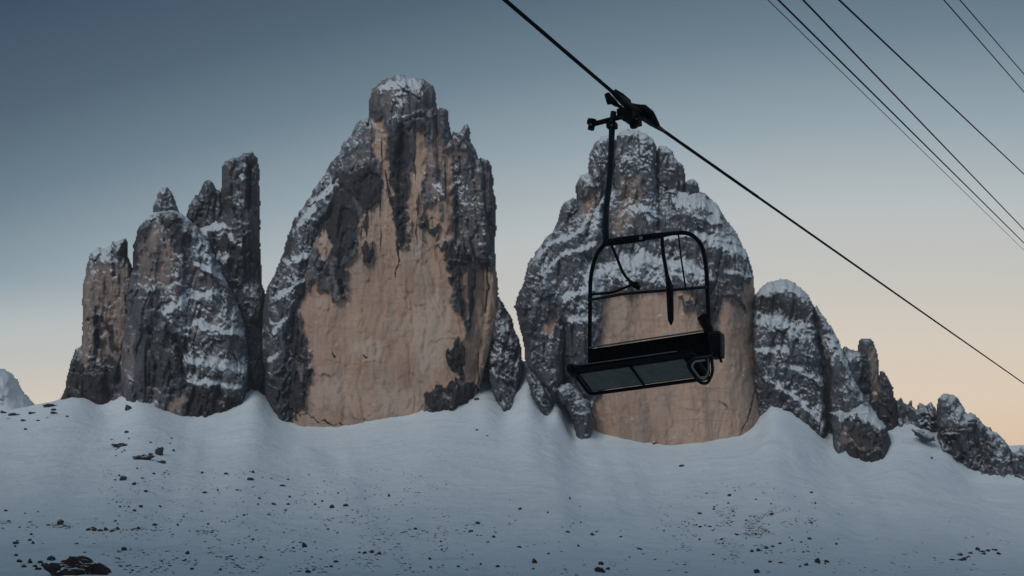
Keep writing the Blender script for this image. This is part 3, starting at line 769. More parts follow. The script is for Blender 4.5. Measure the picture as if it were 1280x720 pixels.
def vslope(u, t):
    """picture row of the bare slope at column u, distance t (scalar t)"""
    w = min(max((T_TOP - t) / (T_TOP - T_LOW), 0), 1)
    sig = 1.0 + 60 * min(1, w * 2.2)
    c = cblur(u, sig)
    low = 738 + 0.004 * (u - 640)
    return c + (low - c) * w ** 0.92 - kup(u) * min(max(t - T_REF, 0), T_END - T_REF)


def ground_z(u, t, x):
    """height of the ground; u, x arrays, t scalar"""
    n = 3.0 * fbm(x / 130, np.full_like(x, t / 150), 4, 201) * min(1, t / 400)
    n = n + 0.8 * fbm(x / 22, np.full_like(x, t / 26), 4, 207) * min(1, t / 300)
    # avalanche runnels and fans: low ribs running down the slope
    up_ = float(sst(430, 900, np.array(t)) * sst(1450, 1300, np.array(t)))
    if up_ > 0:
        n = n + 3.0 * up_ * perlin((u + 0.08 * (1400 - t)) / 75, np.full_like(u, t / 500), 211)
        wt = (1385 - t) / 1035
        for (ua, ub, am, wd) in ((372, 500, 4.5, 14), (430, 470, 3, 9), (690, 715, 4, 9), (775, 850, 3, 9), (985, 1090, 4, 9), (1045, 1150, 3, 9), (250, 215, 3, 9), (318, 300, 5, 16), (648, 740, 4.5, 15), (745, 800, 4, 12), (955, 1030, 6, 15), (900, 880, 3, 25), (1126, 1160, 4, 22), (560, 520, 3, 30), (200, 170, 3, 30)):
            uc = ua + (ub - ua) * wt
            n = n + 0.55 * am * up_ * (np.exp(-((u - uc) / (wd * (1 + 1.6 * wt))) ** 2))
    n = n + 0.45 * fbm(x / 7, np.full_like(x, t / 11), 3, 231) * min(1, t / 300)
    # lower terraces and hollows
    n = n + 4.0 * np.exp(-((t - 560 - 0.12 * (x + 150)) / 26) ** 2) * sst(-60, -190, x)
    n = n - 4.0 * np.exp(-((t - 445 + 0.05 * x) / 30) ** 2) * sst(-30, 90, x)
    if t >= T_LOW:
        v = vslope(u, min(t, 1580))
        b = (360 - v) / F
        z = (SP + b * CP) / (CP - b * SP) * min(t, 1580)
        if t > 1580: z = z * max(0.0, 1 - ((t - 1580) / 900)) - 4
    else:
        v = vslope(u, T_LOW)
        b = (360 - v) / F
        zl = (SP + b * CP) / (CP - b * SP) * T_LOW
        z = -1.7 + (zl + 1.7) * (t / T_LOW) ** 1.3
    return z + n * (1.0 if t < 1300 else (0.35 if t < 1580 else 0.2))


us = np.concatenate([np.arange(-1300, -60, 30), np.arange(-60, 1340, 2.5), np.arange(1340, 2600, 30)]).astype(float)
ts = np.concatenate([np.geomspace(1.5, 340, 60), np.arange(350, 1400, 4.0), np.arange(1400, 1590, 6), np.arange(1600, 2500, 75)])
rows = []
for t in ts:
    v = vslope(us, min(max(t, T_LOW), 1580))
    b = (360 - v) / F
    X = (us - 640) / F / (CP - b * SP) * t
    Z = ground_z(us, float(t), X)
    rows.append(np.stack([X, np.full_like(X, t), Z], -1))
G = np.array(rows)
nr, nc = G.shape[:2]
# picture row of every ground vertex, to set things down on the slope
_dz = G[..., 2] / G[..., 1]
_b = (_dz * CP - SP) / (CP + _dz * SP)
VROW = 360 - F * _b
TSEL = (ts >= 200) & (ts <= 1560)


def ground_at(u, v):
    """point of the ground seen at picture position (u, v)"""
    k = int(np.argmin(np.abs(us - u)))
    col = np.maximum.accumulate(VROW[TSEL, k][::-1])
    t = float(np.interp(v, col, ts[TSEL][::-1]))
    return at(u, v, t)


idx = np.arange(nr * nc).reshape(nr, nc)
Q = np.stack([idx[:-1, :-1], idx[:-1, 1:], idx[1:, 1:], idx[1:, :-1]], -1).reshape(-1, 4)
o = link_mesh('snow_slope', np_mesh('snow_slope', G.reshape(-1, 3), Q), M_SNOW)
tag(o, 'long snow slope rising to the feet of the rock towers', kind='structure')

gs = 6000.0
V = np.array([(-gs, -gs, -5), (gs, -gs, -5), (gs, gs, -5), (-gs, gs, -5)], float)
V2 = []
n_ = 40
lin = np.sign(np.linspace(-1, 1, n_)) * np.abs(np.linspace(-1, 1, n_)) ** 2.5 * gs
gx, gy = np.meshgrid(lin, lin)
gz = -5 + 2.0 * fbm(gx / 3000, gy / 3000, 3, 5)
idx = np.arange(n_ * n_).reshape(n_, n_)
Q = np.stack([idx[:-1, :-1], idx[:-1, 1:], idx[1:, 1:], idx[1:, :-1]], -1).reshape(-1, 4)
o = link_mesh('snow_ground', np_mesh('snow_ground', np.stack([gx, gy, gz], -1).reshape(-1, 3), Q), M_SNOW)
tag(o, 'snow covered valley floor around the slope', kind='structure')

# unseen ridge added behind the camera to shade the foot of the slope
xs_ = np.arange(-60, 61); ys_ = np.arange(-14, 26)
A_, B_ = np.meshgrid(xs_, ys_)
ax_ = np.array([-1900.0, 150.0]); bx_ = np.array([2300.0, -1700.0])
dirr = (bx_ - ax_) / np.linalg.norm(bx_ - ax_); nor = np.array([dirr[1], -dirr[0]])
al = (A_ / 120 + 0.5) * np.linalg.norm(bx_ - ax_); ac = B_ * 42.0
RX = ax_[0] + dirr[0] * al + nor[0] * ac; RY = ax_[1] + dirr[1] * al + nor[1] * ac
RZ = 720 * np.exp(-(ac / 280.0) ** 2) * (1 + 0.22 * fbm(al / 420, ac / 500, 4, 301)) + 14 * fbm(RX / 90, RY / 90, 4, 305) - 30
idx = np.arange(RX.size).reshape(RX.shape)
Q = np.stack([idx[:-1, :-1], idx[:-1, 1:], idx[1:, 1:], idx[1:, :-1]], -1).reshape(-1, 4)
o = link_mesh('shade_ridge', np_mesh('shade_ridge', np.stack([RX, RY, RZ], -1).reshape(-1, 3), Q), M_SNOW)
tag(o, 'unseen snowy ridge added behind the camera to keep sun off the lower slope', kind='structure')

# ------------------------------------------------------------------ boulders
def boulder_mesh(name, seed, sx=1, sy=1, sz=0.7, subdiv=3, amp=0.45):
    bm = bmesh.new()
    bmesh.ops.create_icosphere(bm, subdivisions=subdiv, radius=0.5)
    off = Vector((seed * 7.3, seed * 3.1, seed * 5.7))
    for vtx in bm.verts:
        c = vtx.co.copy()
        d = mn.fractal(c * 2.2 + off, 0.8, 2.2, 4) * amp
        cell = mn.cell(c * 3.0 + off) * 0.12
        vtx.co = c * (1 + d + cell)
        vtx.co.x *= sx; vtx.co.y *= sy; vtx.co.z *= sz
        vtx.co.z += 0.12
    me = bpy.data.meshes.new(name)
    bm.to_mesh(me); bm.free()
    return me


BM = [boulder_mesh('boulder', i + 1, 1.0 + 0.25 * (i % 3), 1.0, 0.6 + 0.1 * (i % 4), 2) for i in range(8)]
for m_ in BM: m_.materials.append(M_STONE)
BIG = [boulder_mesh('rock_outcrop', i + 20, 1.3, 1.0, 0.7, 4, 0.6) for i in range(4)]
for m_ in BIG: m_.materials.append(M_BROWN if BIG.index(m_) == 0 else M_STONE)
count = [0]


def boulder(u, v, wpx, label, group, mesh=None, name='boulder', hs=1.0, cat='boulder', flat=1.0):
    p = ground_at(u, v)
    s = wpx * p.y / F
    o = bpy.data.objects.new(name, mesh or random.choice(BM))
    C.objects.link(o)
    o.location = p
    o.scale = (s * random.uniform(0.7, 1.0), s * random.uniform(0.7, 1.1), s * hs * random.uniform(1.2, 1.9) * flat)
    o.rotation_euler = (random.uniform(-.15, .15), random.uniform(-.15, .15), random.uniform(-0.5, 0.5))
    tag(o, label, cat, group)
    count[0] += 1
    return o


# the ones that stand out, each on its own
SPEC = [
    (94, 721, 58, 'large dark brown rock outcrop breaking through the snow at the lower left corner', 'rock_outcrop', BIG[0], 0.5),
    (64, 700, 12, 'dark rock at the left tip of the brown outcrop in the lower left corner', 'boulder', None, 0.8),
    (120, 709, 14, 'dark rock closing the right end of the brown outcrop in the lower left corner', 'boulder', None, 0.7),
    (178, 574, 20, 'widest dark rock patch high on the left snow slope below the flat topped tower', 'rock_outcrop', BIG[1], 0.45),
    (199, 569, 9, 'dark pointed rock right of the widest dark patch on the left slope', 'rock_outcrop', BIG[2], 1.3),
    (202, 579, 10, 'low dark rock just under the pointed one on the left slope', 'rock_outcrop', BIG[3], 0.5),
    (150, 558, 16, 'thin slanting rock line above the widest dark patch on the left slope', 'rock_outcrop', BIG[3], 0.3),
    (160, 512, 13, 'small dark rock in the snow mound at the foot of the flat topped tower', 'boulder', None, 0.5),
    (75, 656, 9, 'dark boulder on the faint track at the far left', 'boulder', None, 0.9),
    (154, 600, 8, 'dark boulder at the left of a loose trio under the widest dark patch', 'boulder', None, 0.8),
    (168, 606, 7, 'dark boulder at the right of a loose trio under the widest dark patch', 'boulder', None, 0.7),
    (313, 600, 8, 'lone dark boulder on open snow below the gap between the left towers', 'boulder', None, 0.6),
    (415, 635, 7, 'dark boulder below the orange wall, beside a smaller one up to its left', 'boulder', None, 0.9),
    (380, 684, 8, 'round dark boulder low on the snow under the orange wall', 'boulder', None, 0.8),
    (596, 500, 5, 'tiny dark rock in the snow at the right foot of the orange wall', 'boulder', None, 0.9),
    (668, 704, 9, 'dark boulder near the bottom edge at the centre of the picture', 'boulder', None, 0.8),
    (852, 583, 7, 'lone dark boulder high on the snow right under the tower behind the chair', 'boulder', None, 0.6),
    (1022, 704, 9, 'largest dark boulder near the bottom edge right of the centre', 'boulder', None, 0.9),
    (946, 716, 9, 'dark boulder touching the bottom edge left of the largest one', 'boulder', None, 0.8),
    (749, 715, 10, 'dark boulder pair at the bottom edge below the chair', 'boulder', None, 0.9)]
for u, v, w, lab, nm, me, hs in SPEC:
    boulder(u, v, w, lab, None, me, nm, hs, 'rock outcrop' if nm == 'rock_outcrop' else 'boulder')


def scatter(n, region, wrange, label, group, hs=0.8, pts=()):
    (x0, y0, x1, y1) = region
    for (u, v, w) in pts: boulder(u, v, w * 0.85, label, group, hs=hs)
    k = 0
    while k < n - len(pts):
        u = random.uniform(x0, x1); v = random.uniform(y0, y1)
        dens = 0.5 + 0.9 * mn.noise(Vector((u / 45, v / 18, 3.3)))
        if random.random() > dens: continue
        w = wrange[0] + (wrange[1] - wrange[0]) * random.random() ** 2.5
        boulder(u, v, w, label, group, hs=hs)
        k += 1


scatter(12, (0, 510, 90, 545), (4, 10), 'thin dark rock band poking through the snow on the far left ridge', 'rock bands on the left ridge', 0.25,
        [(18, 519, 16), (40, 517, 12), (62, 508, 16), (68, 517, 13), (30, 526, 10), (84, 521, 6), (32, 537, 9), (4, 516, 12), (48, 526, 7)])
scatter(26, (125, 545, 215, 640), (2.5, 5), 'small dark boulder on the left snow slope above the faint track', 'boulders on the left slope', 0.8,
        [(149, 595, 4), (178, 598, 5), (182, 615, 6), (158, 541, 6), (217, 564, 6), (161, 634, 4), (150, 634, 4), (176, 634, 6), (200, 634, 5), (168, 639, 6), (188, 570, 7)])
scatter(24, (0, 640, 280, 668), (2.5, 5), 'small dark stone along the faint track crossing the left snow slope', 'stones along the track', 0.7,
        [(7, 639, 5), (11, 652, 6), (38, 653, 5), (60, 657, 5), (110, 663, 6), (118, 663, 7), (125, 664, 7), (132, 663, 8), (140, 665, 7), (147, 662, 8), (173, 661, 7), (193, 657, 8), (222, 657, 5), (260, 656, 6), (144, 652, 4), (170, 674, 3)])
scatter(30, (0, 668, 240, 719), (3, 7), 'dark stone on the snow bank around the brown outcrop at the lower left', 'stones around the brown outcrop', 0.8,
        [(20, 695, 7), (24, 703, 7), (30, 709, 7), (37, 704, 9), (44, 709, 8), (50, 704, 7), (41, 680, 6), (37, 676, 4), (96, 681, 6), (135, 716, 9), (48, 712, 9), (19, 684, 4), (56, 708, 9), (232, 700, 5), (240, 712, 6)])
scatter(70, (250, 590, 470, 719), (2, 5.5), 'small dark boulder scattered on the snow under the orange tan wall', 'boulders under the orange wall', 0.8,
        [(283, 593, 6), (296, 613, 4), (342, 631, 6), (353, 608, 7), (362, 622, 5), (360, 631, 6), (403, 627, 5), (452, 646, 3), (456, 692, 6), (465, 691, 6), (474, 693, 7), (420, 703, 7), (385, 716, 8), (392, 714, 5),
         (486, 621, 5), (261, 687, 5), (289, 696, 5), (360, 600, 4), (410, 662, 5), (316, 675, 4)])
scatter(40, (470, 610, 760, 719), (2, 4.5), 'small dark boulder scattered on the snow below the buttresses at the centre', 'boulders at the centre of the slope', 0.8,
        [(519, 662, 6), (597, 655, 6), (617, 672, 6), (610, 678, 4), (649, 685, 5), (601, 706, 5), (622, 709, 6), (552, 688, 5), (740, 669, 6), (573, 709, 5), (723, 683, 4), (751, 706, 8), (596, 538, 4), (609, 545, 3)])
scatter(60, (850, 610, 1020, 695), (2, 4.2), 'small dark stone in the scree patch below the tower behind the chair', 'stones below the tower behind the chair', 0.8,
        [(893, 634, 5), (965, 643, 5), (921, 669, 5), (902, 675, 5), (948, 689, 7), (958, 686, 6), (966, 684, 5), (1012, 674, 6), (940, 690, 6), (975, 680, 5), (912, 620, 5), (990, 676, 4)])
scatter(16, (770, 660, 1110, 719), (3, 5), 'small dark boulder on the snow flats along the bottom edge right of the centre', 'boulders along the bottom right edge', 0.8,
        [(963, 703, 6), (1008, 707, 6), (1033, 703, 6), (1000, 709, 4), (800, 687, 5), (976, 704, 5), (760, 712, 6), (740, 668, 4)])
scatter(14, (1190, 685, 1260, 702), (3, 7), 'dark low rock in the small cluster near the lower right corner', 'rocks near the lower right corner', 0.6,
        [(1200, 694, 8), (1213, 692, 8), (1222, 688, 8), (1235, 689, 8), (1243, 688, 8), (1248, 693, 7), (1205, 700, 8), (1190, 700, 7), (1229, 693, 6)])

# uncounted grit and grass tips showing through the snow: one object
bm = bmesh.new()
rs = random.Random(5)
for k in range(10000):
    if k % 9 == 8: u = rs.uniform(0, 330); v = 652 + 9 * min(1, u / 110) + rs.gauss(0, 1.4) + (4 if u > 230 else 0)
    elif k % 3 == 0: u, v = rs.uniform(120, 560), rs.uniform(585, 719)
    elif k % 3 == 1: u, v = rs.gauss(930, 50), rs.gauss(655, 22)
    else: u, v = rs.uniform(0, 1280), rs.uniform(640, 719)
    if v < 585 or v > 719: continue
    if mn.noise(Vector((u / 30, v / 12, 8))) < (-0.12 if k % 3 == 0 else 0.08): continue
    t_guess = None
    p = ground_at(u, v)
    s = 0.35 + 1.2 * rs.random() ** 2.8
    mtx = Matrix.Translation(p) @ Matrix.Rotation(rs.uniform(0, 6), 4, 'Z') @ Matrix.Diagonal((s * rs.uniform(.8, 2), s, s * rs.uniform(0.3, 0.7), 1))
    bmesh.ops.create_icosphere(bm, subdivisions=1, radius=0.5, matrix=mtx)
me = bpy.data.meshes.new('scree'); bm.to_mesh(me); bm.free()
o = link_mesh('scree', me, M_STONE)
tag(o, 'fine dark scree showing through the snow of the lower slope', 'scree', kind='stuff')

# ------------------------------------------------------------------ tube helper
def tube_bm(bm, pts, r, seg=12, cap=True, rr=None):
    """sweep a round section along pts; rr: radius per point"""
    pts = [Vector(p) for p in pts]
    rings = []
    prev = None
    for i, p in enumerate(pts):
        if i == 0: d = pts[1] - p
        elif i == len(pts) - 1: d = p - pts[i - 1]
        else: d = (pts[i + 1] - p).normalized() + (p - pts[i - 1]).normalized()
        d.normalize()
        if prev is None:
            up = Vector((0, 0, 1)) if abs(d.z) < 0.9 else Vector((1, 0, 0))
            s = d.cross(up).normalized()
        else:
            s = (prev - d * prev.dot(d)).normalized()
        prev = s
        t = d.cross(s)
        ra = rr[i] if rr else r
        rings.append([bm.verts.new(p + (s * math.cos(a) + t * math.sin(a)) * ra) for a in [2 * math.pi * k / seg for k in range(seg)]])
    for a, b in zip(rings[:-1], rings[1:]):
        for k in range(seg):
            f = bm.faces.new((a[k], a[(k + 1) % seg], b[(k + 1) % seg], b[k])); f.smooth = True
    if cap:
        bm.faces.new(rings[0][::-1]); bm.faces.new(rings[-1])


def rounded(pts, rad, n=6):
    """polyline with rounded corners"""
    pts = [Vector(p) for p in pts]
    out = [pts[0]]
    for i in range(1, len(pts) - 1):
        a, b, c = pts[i - 1], pts[i], pts[i + 1]
        r1 = min(rad, (a - b).length * 0.48); r2 = min(rad, (c - b).length * 0.48)
        p0 = b + (a - b).normalized() * r1; p1 = b + (c - b).normalized() * r2
        for k in range(n + 1):
            s = k / n
            out.append(p0 * (1 - s) ** 2 + b * 2 * s * (1 - s) + p1 * s * s)
    out.append(pts[-1])
    return out


def box_bm(bm, c, sx, sy, sz, bevel=0.01, rot=None, taper=None):
    b2 = bmesh.new()
    bmesh.ops.create_cube(b2, size=1)
    for v in b2.verts:
        if taper and v.co.z < 0: v.co.x *= taper; v.co.y *= taper
        v.co.x *= sx; v.co.y *= sy; v.co.z *= sz
    if bevel: bmesh.ops.bevel(b2, geom=b2.edges[:], offset=bevel, segments=2, affect='EDGES', profile=0.7)
    for v in b2.verts:
        co = v.co
        if rot is not None: co = rot @ co
        v.co = co + Vector(c)
    mp = {}
    for v in b2.verts: mp[v.index] = bm.verts.new(v.co)
    b2.verts.index_update()
    b2.verts.ensure_lookup_table()
    for f in b2.faces:
        try: bm.faces.new([mp[v.index] for v in f.verts])
        except Exception: pass
    b2.free()


def bm_obj(name, bm, mat, parent=None, loc=(0, 0, 0), rot=None):
    bmesh.ops.recalc_face_normals(bm, faces=bm.faces[:])
    me = bpy.data.meshes.new(name)
    bm.to_mesh(me); bm.free()
    o = link_mesh(name, me, mat, parent, loc)
    if rot is not None: o.rotation_euler = rot
    return o


# ------------------------------------------------------------------ ropes and wires
YC = 20.0                                   # distance of the chair
YAW = R(27)
GRIP = at(790, 136, YC)


def cable(name, vp, u0, v0, Y0, r, near, farY, mat, label, group, sag=0.0):
    """straight wire through the point seen at (u0,v0,Y0) running towards vanishing point vp"""
    p = at(u0, v0, Y0)
    d = at(vp[0], vp[1], 1.0)
    pts = []
    n = 60
    for k in range(n + 1):
        t = (near - Y0) + (farY - near) * (k / n) ** 1.6
        q = p + d * t
        q.z += sag * ((t) / (farY - Y0)) ** 2
        pts.append(q)
    bm = bmesh.new()
    tube_bm(bm, [q - pts[0] for q in pts], r, 8)
    o = bm_obj(name, bm, mat, None, pts[0])
    tag(o, label, 'cable', group)
    return o


# haul rope with a kink at the grip where the chair weighs on it
d1 = at(1535, 658, 1.0); d0 = at(1535, 774, 1.0)
pts = [GRIP + d0 * t for t in (-17, -14, -11, -8, -5, -3, -1.5, -0.6)] + [GRIP + (d0 + d1) * 0.5 * 0.0 + Vector((0, 0, 0))] + [GRIP + d1 * t for t in (0.6, 1.5, 3, 6, 10, 16, 25, 40, 70, 110, 160)]
bm = bmesh.new()
tube_bm(bm, [q - pts[0] for q in pts], 0.026, 10)
# lay of the strands: six thin helical strands round the core
L_ = 0
dist = []
fine_pts = []
for a, b in zip(pts[:12], pts[1:13]):
    n = max(2, int((b - a).length / 0.05))
    for k in range(n): fine_pts.append(a.lerp(b, k / n))
for st in range(6):
    hp = []
    s = 0
    for i, q in enumerate(fine_pts):
        dd = (fine_pts[min(i + 1, len(fine_pts) - 1)] - fine_pts[max(i - 1, 0)]).normalized()
        e1 = dd.cross(Vector((0, 0, 1))).normalized(); e2 = dd.cross(e1)
        ang = i * 0.05 / 0.32 * 2 * math.pi + st * math.pi / 3
        hp.append(q + (e1 * math.cos(ang) + e2 * math.sin(ang)) * 0.022 - pts[0])
    tube_bm(bm, hp, 0.0095, 5, False)
o = bm_obj('haul_rope', bm, M_ROPE, None, pts[0])
tag(o, 'thick black haul rope that carries the empty chair, running down to the right', 'cable')

WIRES = [
    ((1535, 562), 960, 0, 26, 0.0095, 'faint thin grey wire, lowest left of the bundle in the upper right', M_CABLE),
    ((1535, 556), 973, 0, 22, 0.018, 'black rope just above the faint grey wire in the upper right bundle', M_ROPE),
    ((1535, 552), 1004, 0, 22, 0.018, 'black rope in the middle of the upper right bundle', M_ROPE),
    ((1535, 458), 1049, 0, 22, 0.018, 'black rope crossing the upper right alone, between the bundle and the corner pair', M_ROPE),
    ((1535, 408), 1180, 0, 26, 0.014, 'lower of the two thin dark wires cutting the upper right corner', M_CABLE),
    ((1535, 388), 1200, 0, 26, 0.013, 'upper of the two thin dark wires cutting the upper right corner', M_CABLE)]
for vp, u0, v0, Y0, r, lab, mt in WIRES:
    cable('overhead_cable', vp, u0, v0, Y0, r, 5, 170, mt, lab, 'overhead cables in the upper right')

# ------------------------------------------------------------------ the chair
# local axes: x along the seat (to the right and nearer), y to the back of the chair, z up
base = at(811, 484, YC)                       # middle of the back edge of the seat
cs, sn = math.cos(YAW), math.sin(YAW)
chair = empty('chairlift_chair', base)
chair.rotation_euler = (0, 0, -YAW)
tag(chair, 'empty black chairlift chair hanging from the thick rope in front of the tower', 'chairlift chair')
INV = Matrix.Rotation(YAW, 3, 'Z')


def loc(u, v, y=0.0):
    """local point of the chair seen at (u, v) lying on the chair plane y"""
    a = (u - 640) / F; b = (360 - v) / F
    d = Vector((a, CP - b * SP, SP + b * CP))
    # plane: local y = (p - base) . (sn, cs, 0) = y
    nrm = Vector((sn, cs, 0))
    t = (y + nrm.dot(base)) / nrm.dot(d)
    return INV @ (d * t - base)


def part(name, bm, mat, parent=chair):
    return bm_obj(name, bm, mat, parent)


XL = loc(737, 490).x; XR = loc(886, 470).x
ZB = 0.0
WX = XR - XL; CX = (XR + XL) / 2
print('seat width', WX, 'base', base)

# backrest: slightly bowed padded panel
zt = loc(735, 438, 0.02).z
print('back top', zt, loc(885, 413, 0.02).z)
ztop = (loc(735, 438, 0.02).z + loc(885, 414, 0.02).z) / 2
bm = bmesh.new()
box_bm(bm, (CX, 0.03, (0.02 + ztop) / 2 + 0.04), WX + 0.02, 0.06, ztop - 0.06, 0.022)
for v in bm.verts:
    v.co.y += 0.05 * (v.co.z / ztop) - 0.03 * math.sin(max(0, min(1, v.co.z / ztop)) * math.pi)
back = part('backrest', bm, M_PAD)
bm = bmesh.new()
tube_bm(bm, [(XL, 0.02, ztop + 0.03), (CX, 0.025, ztop + 0.034), (XR, 0.02, ztop + 0.03)], 0.012, 10)
part('top_trim', bm, M_CHROME, back)

# seat: reclined, front edge higher than the back edge
DEP, RISE = 0.62, 0.19
sl = Matrix.Rotation(-math.atan2(RISE, DEP), 3, 'X')
Ls = math.hypot(DEP, RISE)
def onseat(x, s, h=0.0):
    """point on the seat: s from back (0) to front (1), h above its underside"""
    c, s_ = DEP / Ls, RISE / Ls
    return Vector((x, -s * DEP + h * -s_ * -1 * 0 - 0.0 + h * s_, s * RISE + h * c))
bm = bmesh.new()
box_bm(bm, onseat(CX, 0.52, 0.075), WX - 0.04, Ls * 0.98, 0.075, 0.028, sl)
seat = part('seat', bm, M_PAD)
bm = bmesh.new()
for i in range(2):
    w = (WX - 0.30) / 2
    cx = CX - 0.05 + (i - 0.5) * (w + 0.045)
    box_bm(bm, onseat(cx, 0.49, 0.024), w, Ls * 0.74, 0.02, 0.006, sl)
part('seat_underside', bm, M_PAN, seat)
bm = bmesh.new()
ring = [onseat(XL + 0.0, 0.0, 0.015), onseat(XR - 0.0, 0.0, 0.015), onseat(XR - 0.0, 1.0, 0.02), onseat(XL + 0.0, 1.0, 0.02)]
tube_bm(bm, rounded([onseat(CX, 0, .015)] + [ring[0], ring[3], ring[2], ring[1]] + [onseat(CX, 0, .015)], 0.09), 0.028, 12)
part('seat_frame', bm, M_BLACK)
bm = bmesh.new()
tube_bm(bm, [onseat(CX - 0.05, 0.02, 0.012), onseat(CX - 0.05, 0.98, 0.012)], 0.018, 10)
part('seat_cross_bar', bm, M_BLACK)
bm = bmesh.new()
tube_bm(bm, [onseat(XL + 0.1, 1.02, 0.10), onseat(XR - 0.25, 1.02, 0.10)], 0.009, 8)
part('front_trim', bm, M_CHROME, seat)

# hoop in the back plane carrying the hanger
yb = 0.075
hoop = [loc(737, 470, yb), loc(737, 437, yb), loc(738, 345, yb), loc(745, 318, yb), loc(757, 303, yb), loc(806, 297, yb), loc(836, 292, yb), loc(862, 290, yb), loc(878, 306, yb), loc(883, 335, yb), loc(886, 400, yb), loc(886, 452, yb)]
bm = bmesh.new()
tube_bm(bm, rounded(hoop, 0.16, 5), 0.033, 14)
part('hoop_frame', bm, M_BLACK)
# thick sleeve on the hoop top where the hanger is bolted on
bm = bmesh.new()
tube_bm(bm, [loc(755, 304, yb), loc(775, 301, yb), loc(806, 297, yb)], 0.06, 14, rr=[0.055, 0.062, 0.058])
tube_bm(bm, [loc(806, 296.5, yb), loc(820, 295, yb), loc(836, 292.5, yb)], 0.05, 14, rr=[0.052, 0.05, 0.034])
sleeve = part('hanger_sleeve', bm, M_BLACK)
bm = bmesh.new()
c = loc(801, 297.5, yb - 0.062)
box_bm(bm, c, 0.055, 0.012, 0.05, 0.003)
part('sticker', bm, M_STICKER, sleeve)
# hanger post
bm = bmesh.new()
tube_bm(bm, rounded([loc(767, 140, yb), loc(765, 156, yb), loc(763, 220, yb), loc(757, 262, yb), loc(757.5, 304, yb)], 0.3, 6), 0.05, 14,
        rr=None)
part('hanger_post', bm, M_POST)
bm = bmesh.new()
box_bm(bm, loc(765, 157, yb), 0.15, 0.15, 0.10, 0.02)
part('post_collar', bm, M_BLACK)

# grip on the rope
def wl(p): return INV @ (p - base)
g0 = wl(GRIP + d0 * -0.75); g1 = wl(GRIP); g2 = wl(GRIP + d1 * 1.25)
rd = (g2 - g0).normalized()
side = Vector((1, 0, 0)); side = (side - rd * side.dot(rd)).normalized()
upv = side.cross(rd).normalized()
if upv.z < 0: upv = -upv
bm = bmesh.new()
tube_bm(bm, [g0, g0.lerp(g1, 0.35), g0.lerp(g1, 0.6), g1, g1.lerp(g2, 0.2), g1.lerp(g2, 0.62), g1.lerp(g2, 0.72), g2], 0.05, 14, rr=[0.03, 0.055, 0.065, 0.07, 0.07, 0.06, 0.05, 0.03])
tube_bm(bm, [loc(782, 131, 0.1), loc(796, 137, 0.2), loc(804, 138, 0.3), loc(812, 144, 0.3), loc(817, 150, 0.3), loc(823, 157, 0.3)], 0.1, 12, rr=[0.05, 0.09, 0.10, 0.09, 0.065, 0.03])
tube_bm(bm, [loc(768, 113, -0.3), loc(776, 120, -0.2), loc(786, 128, 0.0)], 0.05, 8, rr=[0.03, 0.055, 0.05])
grip = part('grip_clamp', bm, M_BLACK)
bm = bmesh.new()
rotg = Matrix((side, rd, upv)).transposed()
box_bm(bm, loc(790, 146, yb - 0.02), 0.17, 0.42, 0.22, 0.04, rotg)
box_bm(bm, loc(780, 143, yb - 0.02), 0.14, 0.30, 0.14, 0.03, rotg)
box_bm(bm, loc(797, 152, yb - 0.02), 0.10, 0.16, 0.14, 0.03, rotg)
box_bm(bm, loc(792, 156, yb - 0.02), 0.11, 0.12, 0.12, 0.04, rotg)
part('grip_housing', bm, M_BLACK, grip)
bm = bmesh.new()
tube_bm(bm, [loc(771, 131, yb - 0.1), loc(765, 126, yb - 0.1), loc(760, 120, yb - 0.1)], 0.05, 12, rr=[0.04, 0.058, 0.05])
tube_bm(bm, [loc(759, 118, yb - 0.1), loc(763, 128, yb - 0.1)], 0.062, 12, rr=[0.05, 0.062])
tube_bm(bm, [loc(764, 127, yb - 0.1), loc(776, 134, yb - 0.1), loc(784, 144, yb - 0.1)], 0.03, 10)
part('guide_roller', bm, M_BLACK, grip)
bm = bmesh.new()
tube_bm(bm, rounded([loc(784, 145, yb), loc(772, 147, yb), loc(758, 151, yb), loc(742, 155, yb)], 0.1), 0.042, 12)
tube_bm(bm, [loc(741.5, 149.5, yb), loc(738.5, 162, yb)], 0.05, 14, rr=[0.06, 0.055])
tube_bm(bm, [loc(736, 151.5, yb), loc(744, 154, yb)], 0.05, 12, rr=[0.058, 0.045])
part('grip_lever', bm, M_BLACK, grip)

bm = bmesh.new()
for (u_, v_) in ((765, 157), (781, 146), (789, 141), (796, 149), (739, 156)):
    p_ = loc(u_, v_, yb - 0.11)
    tube_bm(bm, [p_ + Vector((0, -0.03, 0)), p_], 0.014, 6)
part('bolts', bm, M_CHROME, grip)

# raised safety bar
ys = -0.10
bm = bmesh.new()
tube_bm(bm, rounded([loc(737, 375, ys), loc(757, 371.5, ys), loc(782, 367, ys), loc(883, 359, ys)], 0.1), 0.022, 10)
bar = part('safety_bar', bm, M_POST)
bm = bmesh.new()
tube_bm(bm, rounded([loc(737, 368, ys), loc(765, 366, ys), loc(777, 361, ys), loc(790, 356, ys)], 0.1), 0.02, 10)
part('safety_bar_link', bm, M_BLACK, bar)
bm = bmesh.new()
tube_bm(bm, rounded([loc(765, 308, yb), loc(771, 322, 0.03), loc(779, 342, ys), loc(790, 355, ys)], 0.12), 0.023, 10)
part('swing_arm', bm, M_BLACK, bar)
bm = bmesh.new()
tube_bm(bm, rounded([loc(848, 293, yb), loc(851, 320, 0.0), loc(857, 360, ys)], 0.12), 0.013, 10)
part('swing_arm', bm, M_BLACK, bar)
bm = bmesh.new()
kp = loc(794, 356, ys - 0.02)
bmesh.ops.create_icosphere(bm, subdivisions=2, radius=0.055, matrix=Matrix.Translation(kp))
tube_bm(bm, [loc(788, 353, ys - 0.02), loc(799, 360, ys - 0.02)], 0.04, 10)
